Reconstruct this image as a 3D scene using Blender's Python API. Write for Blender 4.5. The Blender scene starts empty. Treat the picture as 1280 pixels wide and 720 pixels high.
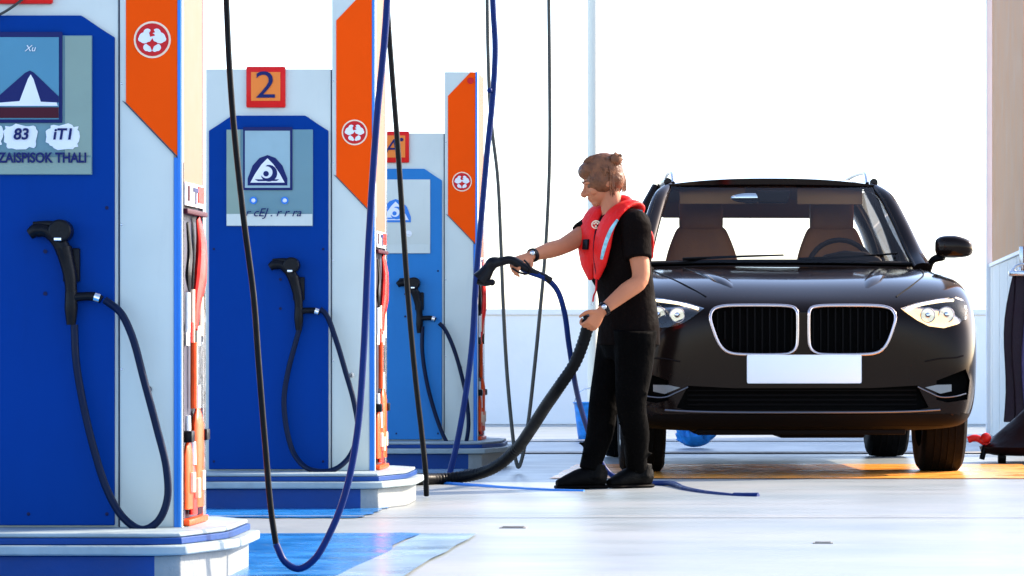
import bpy, bmesh, math, random
from mathutils import Vector, Matrix
from mathutils.bvhtree import BVHTree
random.seed(7)
S = bpy.context.scene
C = S.collection
R = math.radians
F = 5000.0; VX, VY, CAMZ = 1016.0, 428.0, 0.70     # focal length in px of the 1280 px photo, vanishing point, eye height

def P(px, py, D):
    """world point seen at photo pixel (px,py) at depth D metres"""
    return Vector(((px-VX)*D/F, D, CAMZ-(py-VY)*D/F))

# ---------------------------------------------------------------- materials
def mat(name, col, rough=0.5, metal=0.0, coat=0.0, noise=0.0, nscale=8.0, bump=0.0, bscale=60.0, emit=None, estr=0.0, spec=None, dirt=0.0, dirtcol=(0.25,0.22,0.18)):
    m = bpy.data.materials.new(name); m.use_nodes = True
    nt = m.node_tree; b = nt.nodes['Principled BSDF']
    b.inputs['Base Color'].default_value = (*col, 1); b.inputs['Roughness'].default_value = rough
    b.inputs['Metallic'].default_value = metal; b.inputs['Coat Weight'].default_value = coat
    b.inputs['Coat Roughness'].default_value = 0.04
    b.inputs['Specular IOR Level'].default_value = .2 if spec is None else spec
    if emit: b.inputs['Emission Color'].default_value = (*emit, 1); b.inputs['Emission Strength'].default_value = estr
    tc = nt.nodes.new('ShaderNodeTexCoord')
    src = None
    if noise > 0:
        n = nt.nodes.new('ShaderNodeTexNoise'); n.inputs['Scale'].default_value = nscale; n.inputs['Detail'].default_value = 6
        nt.links.new(tc.outputs['Object'], n.inputs['Vector'])
        mr = nt.nodes.new('ShaderNodeMapRange'); mr.inputs[1].default_value = .3; mr.inputs[2].default_value = .7
        mr.inputs[3].default_value = 1-noise; mr.inputs[4].default_value = 1+noise
        nt.links.new(n.outputs['Fac'], mr.inputs[0])
        mx = nt.nodes.new('ShaderNodeVectorMath'); mx.operation = 'SCALE'; mx.inputs[0].default_value = col
        nt.links.new(mr.outputs[0], mx.inputs['Scale']); src = mx.outputs[0]
        r2 = nt.nodes.new('ShaderNodeMapRange'); r2.inputs[1].default_value = .3; r2.inputs[2].default_value = .7
        r2.inputs[3].default_value = max(0.02, rough*(1-noise*1.5)); r2.inputs[4].default_value = min(1, rough*(1+noise*1.5))
        nt.links.new(n.outputs['Fac'], r2.inputs[0]); nt.links.new(r2.outputs[0], b.inputs['Roughness'])
    if dirt > 0:
        n = nt.nodes.new('ShaderNodeTexNoise'); n.inputs['Scale'].default_value = 4; n.inputs['Detail'].default_value = 10; n.inputs['Roughness'].default_value = .7
        mp = nt.nodes.new('ShaderNodeMapping'); mp.inputs['Scale'].default_value = (3, 3, .6)
        nt.links.new(tc.outputs['Object'], mp.inputs[0]); nt.links.new(mp.outputs[0], n.inputs['Vector'])
        mr = nt.nodes.new('ShaderNodeMapRange'); mr.inputs[1].default_value = .55; mr.inputs[2].default_value = .8; mr.inputs[3].default_value = 0; mr.inputs[4].default_value = dirt
        nt.links.new(n.outputs['Fac'], mr.inputs[0])
        mi = nt.nodes.new('ShaderNodeMix'); mi.data_type = 'RGBA'
        nt.links.new(mr.outputs[0], mi.inputs['Factor'])
        if src: nt.links.new(src, mi.inputs[6])
        else: mi.inputs[6].default_value = (*col, 1)
        mi.inputs[7].default_value = (*dirtcol, 1); src = mi.outputs[2]
    if src: nt.links.new(src, b.inputs['Base Color'])
    if bump > 0:
        n = nt.nodes.new('ShaderNodeTexNoise'); n.inputs['Scale'].default_value = bscale; n.inputs['Detail'].default_value = 4
        nt.links.new(tc.outputs['Object'], n.inputs['Vector'])
        bp = nt.nodes.new('ShaderNodeBump'); bp.inputs['Strength'].default_value = bump; bp.inputs['Distance'].default_value = .01
        nt.links.new(n.outputs['Fac'], bp.inputs['Height']); nt.links.new(bp.outputs[0], b.inputs['Normal'])
    return m

def glass_mat(name, tint=(1,1,1), ior=1.45):
    m = bpy.data.materials.new(name); m.use_nodes = True
    nt = m.node_tree; nt.nodes.remove(nt.nodes['Principled BSDF']); out = nt.nodes['Material Output']
    t = nt.nodes.new('ShaderNodeBsdfTransparent'); t.inputs[0].default_value = (*tint, 1)
    g = nt.nodes.new('ShaderNodeBsdfGlossy'); g.inputs['Roughness'].default_value = .02
    fr = nt.nodes.new('ShaderNodeFresnel'); fr.inputs[0].default_value = ior
    mx = nt.nodes.new('ShaderNodeMixShader')
    nt.links.new(fr.outputs[0], mx.inputs[0]); nt.links.new(t.outputs[0], mx.inputs[1]); nt.links.new(g.outputs[0], mx.inputs[2])
    nt.links.new(mx.outputs[0], out.inputs[0])
    return m

M = {}
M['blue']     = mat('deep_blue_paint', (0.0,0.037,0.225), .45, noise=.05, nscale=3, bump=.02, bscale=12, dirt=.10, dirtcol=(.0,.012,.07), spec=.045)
M['blue3']    = mat('glare_paled_blue', (0.018,0.18,0.46), .4, noise=.05, nscale=3, dirt=.10, dirtcol=(.01,.06,.18), spec=.15)  # blue paled to mimic glare and haze over the farthest pump
M['trimblue'] = mat('light_blue_trim', (0.03,0.20,0.62), .3)
M['panel']    = mat('pale_grey_sheet_metal', (0.62,0.645,0.575), .45, noise=.03, nscale=5, bump=.02, bscale=14, dirt=.18, dirtcol=(.33,.38,.38))
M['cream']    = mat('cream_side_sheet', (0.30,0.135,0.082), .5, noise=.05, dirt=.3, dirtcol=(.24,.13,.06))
M['orange']   = mat('orange_vinyl', (0.98,0.080,0.001), .5, noise=.02, nscale=6, spec=.05)
M['signred']  = mat('red_sign_plastic', (0.72,0.008,0.006), .35, noise=.04)
M['signorg']  = mat('amber_sign_plastic', (0.90,0.22,0.03), .4)
M['navy']     = mat('navy_ink', (0.006,0.012,0.10), .5)
M['inkred']   = mat('crimson_ink', (0.62,0.012,0.015), .45)
M['inkcream'] = mat('cream_ink', (0.92,0.72,0.5), .5)
M['white']    = mat('white_enamel', (0.8,0.8,0.8), .4, noise=.03)
M['ivory']    = mat('ivory_paint', (0.85,0.82,0.68), .6)
M['plate']    = mat('plate_white', (0.93,0.93,0.93), .5)
M['creamwall']= mat('cream_rendered_panel', (0.84,0.79,0.70), .8, noise=.04, nscale=3)
M['teal']     = mat('teal_fascia', (0.15,0.27,0.30), .3, noise=.06, nscale=4)
M['olive']    = mat('sage_fascia_strip', (0.25,0.33,0.27), .4, noise=.05)
M['skyscr']   = mat('pale_blue_display', (0.07,0.24,0.34), .2, noise=.06, nscale=5)
M['paledisp'] = mat('silver_blue_display', (0.30,0.43,0.46), .2, noise=.08, nscale=6)
M['maroon']   = mat('maroon_ink', (0.06,0.002,0.012), .5)
M['black']    = mat('black_rubber', (0.0025,0.003,0.004), .45, spec=.10, noise=.2, nscale=20)
M['plastic']  = mat('black_plastic', (0.004,0.004,0.006), .32, spec=.14, bump=.1, bscale=150)
M['bluehose'] = mat('dark_blue_hose', (0.002,0.016,0.105), .4, spec=.12, noise=.15, nscale=14)
M['navyhose'] = mat('navy_hose', (0.002,0.008,0.032), .38, spec=.12, noise=.15, nscale=14)
M['greyhose'] = mat('grey_hose', (0.055,0.055,0.048), .4, noise=.15, nscale=14)
M['steel']    = mat('brushed_steel', (0.55,0.56,0.58), .25, metal=1, noise=.1, nscale=30)
M['chrome']   = mat('chrome', (0.8,0.78,0.76), .08, metal=1)
M['screw']    = mat('dark_screw', (0.004,0.006,0.05), .5)
M['capwhite'] = mat('worn_white_slab_edge', (0.28,0.34,0.35), .55, noise=.12, nscale=9, bump=.3, bscale=30, dirt=.7, dirtcol=(.16,.24,.26))
M['plinth']   = mat('blue_band_plinth_shade', (0.002,0.042,0.20), .4, noise=.12, nscale=5, bump=.15, bscale=25, dirt=.35, dirtcol=(.01,.05,.13))
M['concrete'] = mat('sunlit_pale_concrete', (0.24,0.26,0.26), .7, noise=.12, nscale=7, bump=.4, bscale=40, dirt=.5, dirtcol=(.28,.27,.24))
M['redgear']  = mat('red_plastic', (0.75,0.02,0.012), .35, noise=.15, nscale=25)
M['orgear']   = mat('orange_red_plastic', (0.9,0.09,0.015), .35, noise=.15, nscale=25)
M['recess']   = mat('dark_recess', (0.05,0.055,0.085), .5, noise=.2)
M['wall']     = mat('white_rendered_wall', (0.94,0.92,0.88), .8, noise=.03, nscale=2, bump=.3, bscale=20)
M['bwall']    = mat('brown_panel', (0.52,0.25,0.11), .6, noise=.08, nscale=3, dirt=.25, dirtcol=(.2,.09,.05))
M['orpost']   = mat('orange_post_paint', (0.70,0.24,0.08), .45, noise=.08)
M['mauve']    = mat('dark_mauve_rubber', (0.018,0.009,0.016), .55, noise=.2, bump=.3, bscale=80)
M['mat2']     = mat('violet_grey_rubber', (0.06,0.05,0.13), .5, noise=.15)
M['brownhood']= mat('dark_brown_cover', (0.013,0.0035,0.0028), .5, spec=.06, noise=.25, nscale=10, bump=.2, bscale=25)
# car
M['paint']    = mat('near_black_paint_flare_tint', (0.0062,0.0034,0.0027), .10, metal=.0, coat=.0, noise=.04, nscale=2, spec=.18)  # near-black, browned to mimic warm flare over the car
M['paint'].node_tree.nodes['Principled BSDF'].inputs['Specular Tint'].default_value = (1,.80,.70,1)
M['carplast'] = mat('matt_black_car_plastic', (0.0025,0.0016,0.0014), .6, spec=.08, bump=.1, bscale=200)
M['tyre']     = mat('tyre_rubber', (0.0035,0.0033,0.0033), .75, spec=.08, noise=.15, bump=.3, bscale=60)
M['rim']      = mat('dark_alloy', (0.20,0.20,0.21), .3, metal=1)
M['ring']     = mat('satin_chrome_grille_surround', (0.62,0.50,0.46), .22, metal=1)
M['seat']     = mat('tan_brown_seat_leather', (0.34,0.115,0.032), .5, noise=.1, bump=.2, bscale=90)
M['lining']   = mat('beige_roof_lining', (0.55,0.24,0.08), .8)
M['dash']     = mat('dark_dashboard', (0.02,0.009,0.006), .6)
M['glass']    = glass_mat('car_glass', (.93,.92,.89), 1.20)
M['tint']     = glass_mat('tinted_side_glass', (.085,.050,.028))
M['lens']     = glass_mat('headlight_lens', (.97,.96,.94))
M['lampref']  = mat('headlight_reflector', (0.85,0.76,0.62), .18, metal=1)
M['lampglare'] = mat('sun_glare_headlight_bowl', (0.75,0.58,0.38), .3, metal=.6, emit=(1,.60,.22), estr=.62, noise=.3, nscale=18)  # glow stands in for sun glare on the right headlight
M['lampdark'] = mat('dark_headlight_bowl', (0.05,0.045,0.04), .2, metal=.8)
M['lampglint']      = mat('headlight_glint_glow', (0.9,0.85,0.8), .3, emit=(1,.78,.46), estr=1.6)  # glow stands in for the bright reflection along the headlight
# person
M['skin']     = mat('warm_skin', (0.46,0.17,0.082), .5, noise=.06, nscale=12, bump=.05, bscale=90)
M['eyew']     = mat('eye_white', (0.10,0.07,0.055), .5)
M['hair']     = mat('chestnut_hair', (0.15,0.058,0.026), .45, noise=.45, nscale=22, bump=.6, bscale=55)
M['cloth']    = mat('black_cotton', (0.0042,0.0024,0.0020), .9, spec=.04, noise=.2, bump=.5, bscale=45)
M['trouser']  = mat('black_trouser_cloth', (0.0014,0.0012,0.0012), .9, spec=.03, noise=.2, bump=.6, bscale=30)
M['vest']     = mat('red_life_vest_fabric', (0.72,0.008,0.006), .55, noise=.10, nscale=14, bump=.7, bscale=28)
M['piping']   = mat('pale_cyan_lining', (0.25,0.55,0.62), .6, noise=.5, nscale=28)
M['shoe']     = mat('black_shoe', (0.0014,0.0013,0.0013), .6, spec=.06, bump=.3, bscale=60)
M['bag']      = mat('bright_blue_plastic', (0.02,0.22,0.62), .4, noise=.4, nscale=18)

# ---------------------------------------------------------------- mesh helpers
def bx(bm, x0, x1, y0, y1, z0, z1, bev=0.0, mi=0):
    r = bmesh.ops.create_cube(bm, size=1)
    vs = r['verts']
    for v in vs:
        v.co = Vector((x0+(v.co.x+.5)*(x1-x0), y0+(v.co.y+.5)*(y1-y0), z0+(v.co.z+.5)*(z1-z0)))
    fs = {f for v in vs for f in v.link_faces}
    for f in fs: f.material_index = mi
    if bev > 0:
        es = list({e for v in vs for e in v.link_edges})
        bmesh.ops.bevel(bm, geom=es, offset=bev, segments=2, affect='EDGES', profile=.5)

def catmull(pts, n=6):
    pts = [Vector(p) for p in pts]
    if len(pts) < 3 or n <= 1: return pts
    out = []
    for i in range(len(pts)-1):
        p0 = pts[i-1] if i else pts[0]*2-pts[1]
        p1, p2 = pts[i], pts[i+1]
        p3 = pts[i+2] if i+2 < len(pts) else pts[-1]*2-pts[-2]
        d1, d2, d3 = [max((q-p).length, 1e-6)**.5 for p, q in ((p0, p1), (p1, p2), (p2, p3))]   # centripetal: no kinks on uneven spacing
        m1 = (p1-p0)/d1-(p2-p0)/(d1+d2)+(p2-p1)/d2; m2 = (p2-p1)/d2-(p3-p1)/(d2+d3)+(p3-p2)/d3
        m1 = m1*d2; m2 = m2*d2
        for k in range(n):
            t = k/n
            out.append((2*t**3-3*t*t+1)*p1+(t**3-2*t*t+t)*m1+(-2*t**3+3*t*t)*p2+(t**3-t*t)*m2)
    out.append(pts[-1]); return out

def lerp_list(a, n):
    out = []
    for i in range(len(a)-1):
        for k in range(n): out.append(a[i]+(a[i+1]-a[i])*k/n)
    out.append(a[-1]); return out

def tube(bm, pts, r=.01, seg=10, n=6, ry=None, up=None, closed=False, cap=True, mi=0):
    """round / elliptical tapered tube along pts; r (along 'up' cross axis) and ry lists follow the control points"""
    rl = r if isinstance(r, (list, tuple)) else [r]*len(pts)
    ryl = ry if isinstance(ry, (list, tuple)) else ([ry]*len(pts) if ry else rl)
    if closed:
        path = [Vector(p) for p in pts]; rl2, ryl2 = list(rl), list(ryl)
    else:
        path = catmull(pts, n); k = n if len(pts) > 2 and n > 1 else 1
        rl2, ryl2 = lerp_list([float(a) for a in rl], k), lerp_list([float(a) for a in ryl], k)
    N = len(path); rings = []
    nrm = None
    for i in range(N):
        if closed: t = path[(i+1) % N]-path[i-1]
        else: t = path[min(i+1, N-1)]-path[max(i-1, 0)]
        t.normalize()
        if nrm is None or up is not None:
            u = Vector(up) if up is not None else (Vector((0,0,1)) if abs(t.z) < .9 else Vector((1,0,0)))
            nrm = (u-t*u.dot(t)).normalized()
        else:
            nrm = (nrm-t*nrm.dot(t)).normalized()
        b = t.cross(nrm)
        rings.append([bm.verts.new(path[i]+nrm*rl2[i]*math.cos(a)+b*ryl2[i]*math.sin(a)) for a in (2*math.pi*j/seg for j in range(seg))])
    for i in range(N if closed else N-1):
        a, b2 = rings[i], rings[(i+1) % N]
        for j in range(seg):
            f = bm.faces.new((a[j], a[(j+1) % seg], b2[(j+1) % seg], b2[j])); f.smooth = True; f.material_index = mi
    if cap and not closed:
        bm.faces.new(list(reversed(rings[0]))).material_index = mi; bm.faces.new(rings[-1]).material_index = mi

def ball(bm, c, r, seg=16, sc=(1,1,1), rot=None, mi=0):
    rr = bmesh.ops.create_uvsphere(bm, u_segments=seg, v_segments=max(8, seg*2//3), radius=1)
    m = (rot or Matrix.Identity(3))
    for v in rr['verts']:
        v.co = Vector(c)+m @ Vector((v.co.x*r*sc[0], v.co.y*r*sc[1], v.co.z*r*sc[2]))
    for f in {f for v in rr['verts'] for f in v.link_faces}: f.smooth = True; f.material_index = mi

def disc(bm, cx, cz, r, y0, y1, seg=28):
    prism(bm, [(cx+r*math.cos(2*math.pi*i/seg), cz+r*math.sin(2*math.pi*i/seg)) for i in range(seg)], y0, y1)

def prism(bm, poly, y0, y1, mi=0):
    """extrude an (x,z) outline between y0 (front) and y1"""
    a = [bm.verts.new((x, y0, z)) for x, z in poly]; b = [bm.verts.new((x, y1, z)) for x, z in poly]
    fs = [bm.faces.new(a), bm.faces.new(list(reversed(b)))]
    n = len(poly)
    for i in range(n): fs.append(bm.faces.new((a[(i+1) % n], a[i], b[i], b[(i+1) % n])))
    for f in fs: f.material_index = mi

def prismz(bm, poly, z0, z1, mi=0, side=None):
    a = [bm.verts.new((x, y, z0)) for x, y in poly]; b = [bm.verts.new((x, y, z1)) for x, y in poly]
    fs = [bm.faces.new(a), bm.faces.new(list(reversed(b)))]; n = len(poly)
    for i in range(n):
        f = bm.faces.new((a[(i+1) % n], a[i], b[i], b[(i+1) % n]))
        f.material_index = side(i) if side else mi
    for f in fs: f.material_index = mi

def NB(): return bmesh.new()

def link_mesh(name, me, m, parent=None, smooth=None):
    for mm in (m if isinstance(m, (list, tuple)) else [m]): me.materials.append(mm)
    if smooth is not None:
        me.shade_smooth(); me.set_sharp_from_angle(angle=R(smooth))
    o = bpy.data.objects.new(name, me); C.objects.link(o)
    if parent: o.parent = parent
    return o

def obj(name, bm, m, parent=None, smooth=35, bevel=0, off=None):
    if off is not None:
        bmesh.ops.translate(bm, vec=-Vector(off), verts=bm.verts)
    bmesh.ops.recalc_face_normals(bm, faces=bm.faces)
    me = bpy.data.meshes.new(name); bm.to_mesh(me); bm.free()
    o = link_mesh(name, me, m, parent, smooth)
    if bevel:
        b = o.modifiers.new('bevel', 'BEVEL'); b.width = bevel; b.segments = 2; b.limit_method = 'ANGLE'; b.angle_limit = R(40)
    return o

def tag(o, label=None, cat=None, group=None, kind=None):
    if label: o['label'] = label
    if cat: o['category'] = cat
    if group: o['group'] = group
    if kind: o['kind'] = kind
    return o

def thing(name, label, cat, loc=(0,0,0), rotz=0, group=None):
    o = bpy.data.objects.new(name, None); C.objects.link(o)
    o.location = loc; o.rotation_euler = (0,0,rotz); o.empty_display_size = .2
    return tag(o, label, cat, group)

def text_mesh(name, s, size, m, parent, x, z, y, depth=.002, align='CENTER', shear=0, xs=1, offset=0.0):
    cu = bpy.data.curves.new('t', 'FONT'); cu.body = s; cu.size = size; cu.align_x = align; cu.align_y = 'CENTER'
    cu.extrude = depth; cu.shear = shear; cu.offset = offset
    to = bpy.data.objects.new('t', cu); C.objects.link(to)
    dg = bpy.context.evaluated_depsgraph_get()
    me = bpy.data.meshes.new_from_object(to.evaluated_get(dg))
    bpy.data.objects.remove(to); bpy.data.curves.remove(cu)
    me.transform(Matrix.Translation((x, y, z)) @ Matrix.Rotation(R(90), 4, 'X') @ Matrix.Diagonal((xs,1,1,1)))
    me.materials.clear()
    return link_mesh(name, me, m, parent)

def evaluated(bm, setup):
    """run modifiers on a bmesh, return the resulting mesh"""
    me = bpy.data.meshes.new('tmp'); bm.to_mesh(me); bm.free()
    o = bpy.data.objects.new('tmp', me); C.objects.link(o); setup(o)
    dg = bpy.context.evaluated_depsgraph_get()
    r = bpy.data.meshes.new_from_object(o.evaluated_get(dg))
    bpy.data.objects.remove(o); bpy.data.meshes.remove(me)
    return r

# ---------------------------------------------------------------- world, sun, camera
w = bpy.data.worlds.new('World'); S.world = w; w.use_nodes = True
nt = w.node_tree; bg = nt.nodes['Background']
sky = nt.nodes.new('ShaderNodeTexSky'); sky.sky_type = 'NISHITA'; sky.sun_disc = False
SUN_EL, SUN_AZ = R(30), R(58)
sky.sun_elevation = SUN_EL; sky.sun_rotation = SUN_AZ; sky.air_density = 0.65; sky.dust_density = 1.3; sky.ozone_density = 1.0
nt.links.new(sky.outputs[0], bg.inputs[0]); bg.inputs[1].default_value = 0.15
sl = bpy.data.lights.new('sun', 'SUN'); sl.energy = 2.7; sl.angle = R(.5); sl.color = (1, .83, .64)
so = bpy.data.objects.new('sun', sl); C.objects.link(so)
sd = Vector((math.sin(SUN_AZ)*math.cos(SUN_EL), math.cos(SUN_AZ)*math.cos(SUN_EL), math.sin(SUN_EL)))
so.rotation_euler = sd.to_track_quat('Z', 'Y').to_euler(); so.location = (10, 10, 20)

cd = bpy.data.cameras.new('camera'); co = bpy.data.objects.new('camera', cd); C.objects.link(co)
co.location = (0, 0, CAMZ); co.rotation_euler = (R(90), 0, 0)
cd.sensor_width = 36; cd.lens = F/1280*36; cd.shift_x = -(VX-640)/1280; cd.shift_y = (VY-360)/1280
cd.clip_start = .5; cd.clip_end = 5000
S.camera = co
vs = S.view_settings; vs.view_transform = 'Standard'; vs.look = 'None'; vs.exposure = 2.02; vs.gamma = 1

# ---------------------------------------------------------------- ground
def floor_material():
    m = mat('sealed_pale_concrete_floor', (0.60,0.63,0.62), .3)
    nt = m.node_tree; b = nt.nodes['Principled BSDF']; tc = nt.nodes.new('ShaderNodeTexCoord')
    n = nt.nodes.new('ShaderNodeTexNoise'); n.inputs['Scale'].default_value = .9; n.inputs['Detail'].default_value = 8
    mp = nt.nodes.new('ShaderNodeMapping'); mp.inputs['Scale'].default_value = (.7, 1.2, 1)
    nt.links.new(tc.outputs['Object'], mp.inputs[0]); nt.links.new(mp.outputs[0], n.inputs['Vector'])
    cr = nt.nodes.new('ShaderNodeValToRGB'); cr.color_ramp.elements[0].position = .3; cr.color_ramp.elements[1].position = .62
    cr.color_ramp.elements[0].color = (.225,.265,.275,1); cr.color_ramp.elements[1].color = (.305,.325,.325,1)
    nt.links.new(n.outputs['Fac'], cr.inputs[0])
    n3 = nt.nodes.new('ShaderNodeTexNoise'); n3.inputs['Scale'].default_value = 14; n3.inputs['Detail'].default_value = 8; n3.inputs['Roughness'].default_value = .75
    nt.links.new(mp.outputs[0], n3.inputs['Vector'])
    cr3 = nt.nodes.new('ShaderNodeValToRGB'); cr3.color_ramp.elements[0].position = .30; cr3.color_ramp.elements[1].position = .5
    cr3.color_ramp.elements[0].color = (.95,.965,.97,1); cr3.color_ramp.elements[1].color = (1,1,1,1)
    nt.links.new(n3.outputs['Fac'], cr3.inputs[0])
    mu = nt.nodes.new('ShaderNodeMix'); mu.data_type = 'RGBA'; mu.blend_type = 'MULTIPLY'; mu.inputs[0].default_value = 1
    nt.links.new(cr.outputs[0], mu.inputs[6]); nt.links.new(cr3.outputs[0], mu.inputs[7])
    nt.links.new(mu.outputs[2], b.inputs['Base Color'])
    n2 = nt.nodes.new('ShaderNodeTexNoise'); n2.inputs['Scale'].default_value = 3; n2.inputs['Detail'].default_value = 5
    nt.links.new(mp.outputs[0], n2.inputs['Vector'])
    mr = nt.nodes.new('ShaderNodeMapRange'); mr.inputs[1].default_value = .35; mr.inputs[2].default_value = .65; mr.inputs[3].default_value = .30; mr.inputs[4].default_value = .40
    nt.links.new(n2.outputs['Fac'], mr.inputs[0]); nt.links.new(mr.outputs[0], b.inputs['Roughness'])
    bp = nt.nodes.new('ShaderNodeBump'); bp.inputs['Strength'].default_value = .05; bp.inputs['Distance'].default_value = .01
    nt.links.new(n3.outputs['Fac'], bp.inputs['Height']); nt.links.new(bp.outputs[0], b.inputs['Normal'])
    return m
M['floor'] = floor_material()

def sheet(name, poly, z, m, kind='structure'):
    bm = NB(); f = bm.faces.new([bm.verts.new((x, y, z)) for x, y in poly])
    if f.normal.z < 0: bmesh.ops.reverse_faces(bm, faces=[f])
    me = bpy.data.meshes.new(name); bm.to_mesh(me); bm.free()
    return tag(link_mesh(name, me, m), kind=kind)
sheet('ground', [(-90,-30),(90,-30),(90,110),(-90,110)], 0, M['floor'])

def ragged(x0, x1, y0, y1, amp=.03, n=26, seed=1):
    rnd = random.Random(seed); pts = []
    for i in range(n): pts.append((x0+(x1-x0)*i/n, y0+rnd.uniform(-amp, amp)*1.6))
    for i in range(n//2): pts.append((x1+rnd.uniform(-amp, amp), y0+(y1-y0)*i/(n//2)))
    for i in range(n): pts.append((x1-(x1-x0)*i/n, y1+rnd.uniform(-amp, amp)*1.6))
    for i in range(n//2): pts.append((x0+rnd.uniform(-amp, amp), y1-(y1-y0)*i/(n//2)))
    return pts
M['bluefloor'] = mat('blue_floor_patch', (0.012,0.15,0.42), .25, noise=.25, nscale=4, dirt=.9, dirtcol=(.16,.30,.40), bump=.1, bscale=25)  # mottled blue for ragged areas laid over the floor
M['palebf'] = mat('pale_blue_floor_patch', (0.22,0.33,0.41), .25, noise=.2, nscale=3, dirt=.7, dirtcol=(.26,.31,.33))
sheet('blue_bay_floor', ragged(-3.6, -1.42, 9.0, 14.6, seed=3), .004, M['bluefloor'])
sheet('pale_bay_edge', ragged(-1.41, -1.22, 9.0, 14.5, .01, seed=4), .008, M['palebf'])
sheet('blue_island_border', ragged(-3.6, -1.80, 15.9, 17.0, .015, seed=5), .004, M['bluefloor'])
sheet('blue_island_border', ragged(-3.6, -1.90, 21.3, 22.2, .015, seed=6), .004, M['palebf'])
M['ochre'] = mat('warm_light_under_car', (0.88,0.33,0.055), .3, noise=.25, nscale=5, dirt=.6, dirtcol=(.45,.12,.02))  # warm light in the car's shade, put into a floor colour
sheet('under_car_warm_light', ragged(-1.35, 1.2, 20.5, 22.9, .01, seed=8), .004, M['ochre'])
M['joint'] = mat('floor_joint', (0.25,0.24,0.22), .8, noise=.3, nscale=20)
M['jointlite'] = mat('pale_floor_joint', (0.42,0.39,0.34), .8, noise=.3, nscale=20)
for (x0, x1, y, wd, k) in ((-3.0, 8, 15.95, .035, 'joint'), (-20, 20, 25.1, .30, 'jointlite'), (-20, 20, 28.2, .2, 'jointlite')):
    sheet('expansion_joint', ragged(x0, x1, y, y+wd, .003, seed=int(y)), .008, M[k])
bm = NB()   # drain slots in the slab near the first bay
tag(obj('floor_drain', (bx(bm, -1.18,-1.08,15.05,15.15,-.004,.003), [bx(bm,-1.17,-1.09,15.06+.02*k,15.067+.02*k,.002,.006) for k in range(4)], bm)[2], M['joint']),
    'small dark drain slot in the pale floor between the first two pump islands', 'floor drain')
bm = NB()
tag(obj('floor_drain', (bx(bm, .0,.07,13.9,13.97,-.004,.003), [bx(bm,.008,.062,13.91+.02*k,13.917+.02*k,.002,.006) for k in range(3)], bm)[2], M['joint']),
    'small drain slot in the open floor in front of the car', 'floor drain')

# ---------------------------------------------------------------- background walls, gantry
t = thing('boundary_wall', 'low white rendered boundary wall running behind the pumps and the car', 'wall', (-4,34,0))
bm = NB(); bx(bm, -40,40,0,.2,0,.93); obj('wall_face', bm, M['wall'], t, bevel=.01)
bm = NB(); bx(bm, -40,40,-.03,.23,.932,.985); obj('coping', bm, M['wall'], t, bevel=.01)

t = thing('partition_wall', 'bay partition at the right edge, brown panelling above a white base', 'wall', (1.35,25.6,0))
bm = NB(); bx(bm, 0,.1,0,4.8,0,1.27); [bx(bm,-.003,.0,.9+1.2*k,.907+1.2*k,0,1.268) for k in range(4)]
obj('base_panel', bm, M['creamwall'], t, bevel=.004)
bm = NB(); bx(bm, -.012,.112,-.02,4.82,1.272,1.30); obj('ledge', bm, M['white'], t, bevel=.004)
bm = NB(); bx(bm, .01,.09,0,4.74,1.302,3.6); obj('upper_panel', bm, M['bwall'], t, bevel=.004)
bm = NB(); bx(bm, -.03,.12,4.825,4.93,0,3.6); obj('end_post', bm, M['white'], t, bevel=.004)
t = thing('steel_post', 'slim orange post at the right edge of the bay, beside the brown partition', 'post', (1.36,25.0,0))
bm = NB(); tube(bm, [(0,0,0.012),(0,0,3.6)], .045, 16, 1); obj('shaft', bm, M['orpost'], t)
bm = NB(); bx(bm, -.09,.09,-.09,.09,0,.012); obj('base_plate', bm, M['orpost'], t, bevel=.003)
bm = NB(); bx(bm, -.07,-.044,-.01,.01,1.15,1.30,.003); bx(bm,-.075,-.06,-.012,.012,1.13,1.17,.003); obj('hook', bm, M['steel'], t)

# hanging mats on the post hook, domed cover on the floor
t = thing('rubber_mat_stack', 'dark folded rubber mats hanging in stripes beside the orange post', 'car mats', (1.335,24.85,0.155))
cols = ['mauve','mauve','mat2','mauve','mat2']
for i in range(5):
    bm = NB(); x0 = -.150+i*.060
    poly = []
    for k in range(11):
        zz = .05+.92*k/10; poly.append((x0+.012*math.sin(k*.7+i)+(0.05*(k/10)**3 if i == 0 else 0), zz))
    for k in reversed(range(11)):
        zz = .05+.92*k/10; poly.append((x0+.066+.012*math.sin(k*.7+i+1)*.5, zz))
    prism(bm, poly, -.02-.012*i, .0-.012*i+.01)
    obj('mat_fold', bm, M[cols[i]], t, bevel=.006)
bm = NB(); bx(bm, -.12,.1,-.07,.02,.955,.99,.01); tube(bm, [(-.1,-.03,.985),(-.07,-.03,1.02),(-.02,-.02,1.03),(.02,0,1.0)], .008, 8, 4); obj('clip', bm, M['steel'], t)

t = thing('floor_cleaner', 'low dark brown domed machine on the floor by the orange post', 'floor cleaner', (1.44,23.3,0)); t.scale = (1.15,1.15,1.12)
bm = NB()
prof = [(0.0,.34),(.08,.335),(.16,.30),(.22,.24),(.30,.17),(.37,.11),(.41,.085),(.40,.055),(.34,.04),(0,.04)]
seg = 40; rings = []
for (rr, zz) in prof:
    rings.append([bm.verts.new((rr*math.cos(2*math.pi*i/seg)*1.0, rr*.8*math.sin(2*math.pi*i/seg), zz)) for i in range(seg)] if rr > 0 else [bm.verts.new((0,0,zz))])
for a, b in zip(rings, rings[1:]):
    for i in range(seg):
        if len(a) == 1: bm.faces.new((a[0], b[i], b[(i+1) % seg]))
        elif len(b) == 1: bm.faces.new((a[(i+1) % seg], a[i], b[0]))
        else: bm.faces.new((a[i], a[(i+1) % seg], b[(i+1) % seg], b[i]))
obj('domed_cover', bm, M['brownhood'], t, smooth=60)
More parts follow.
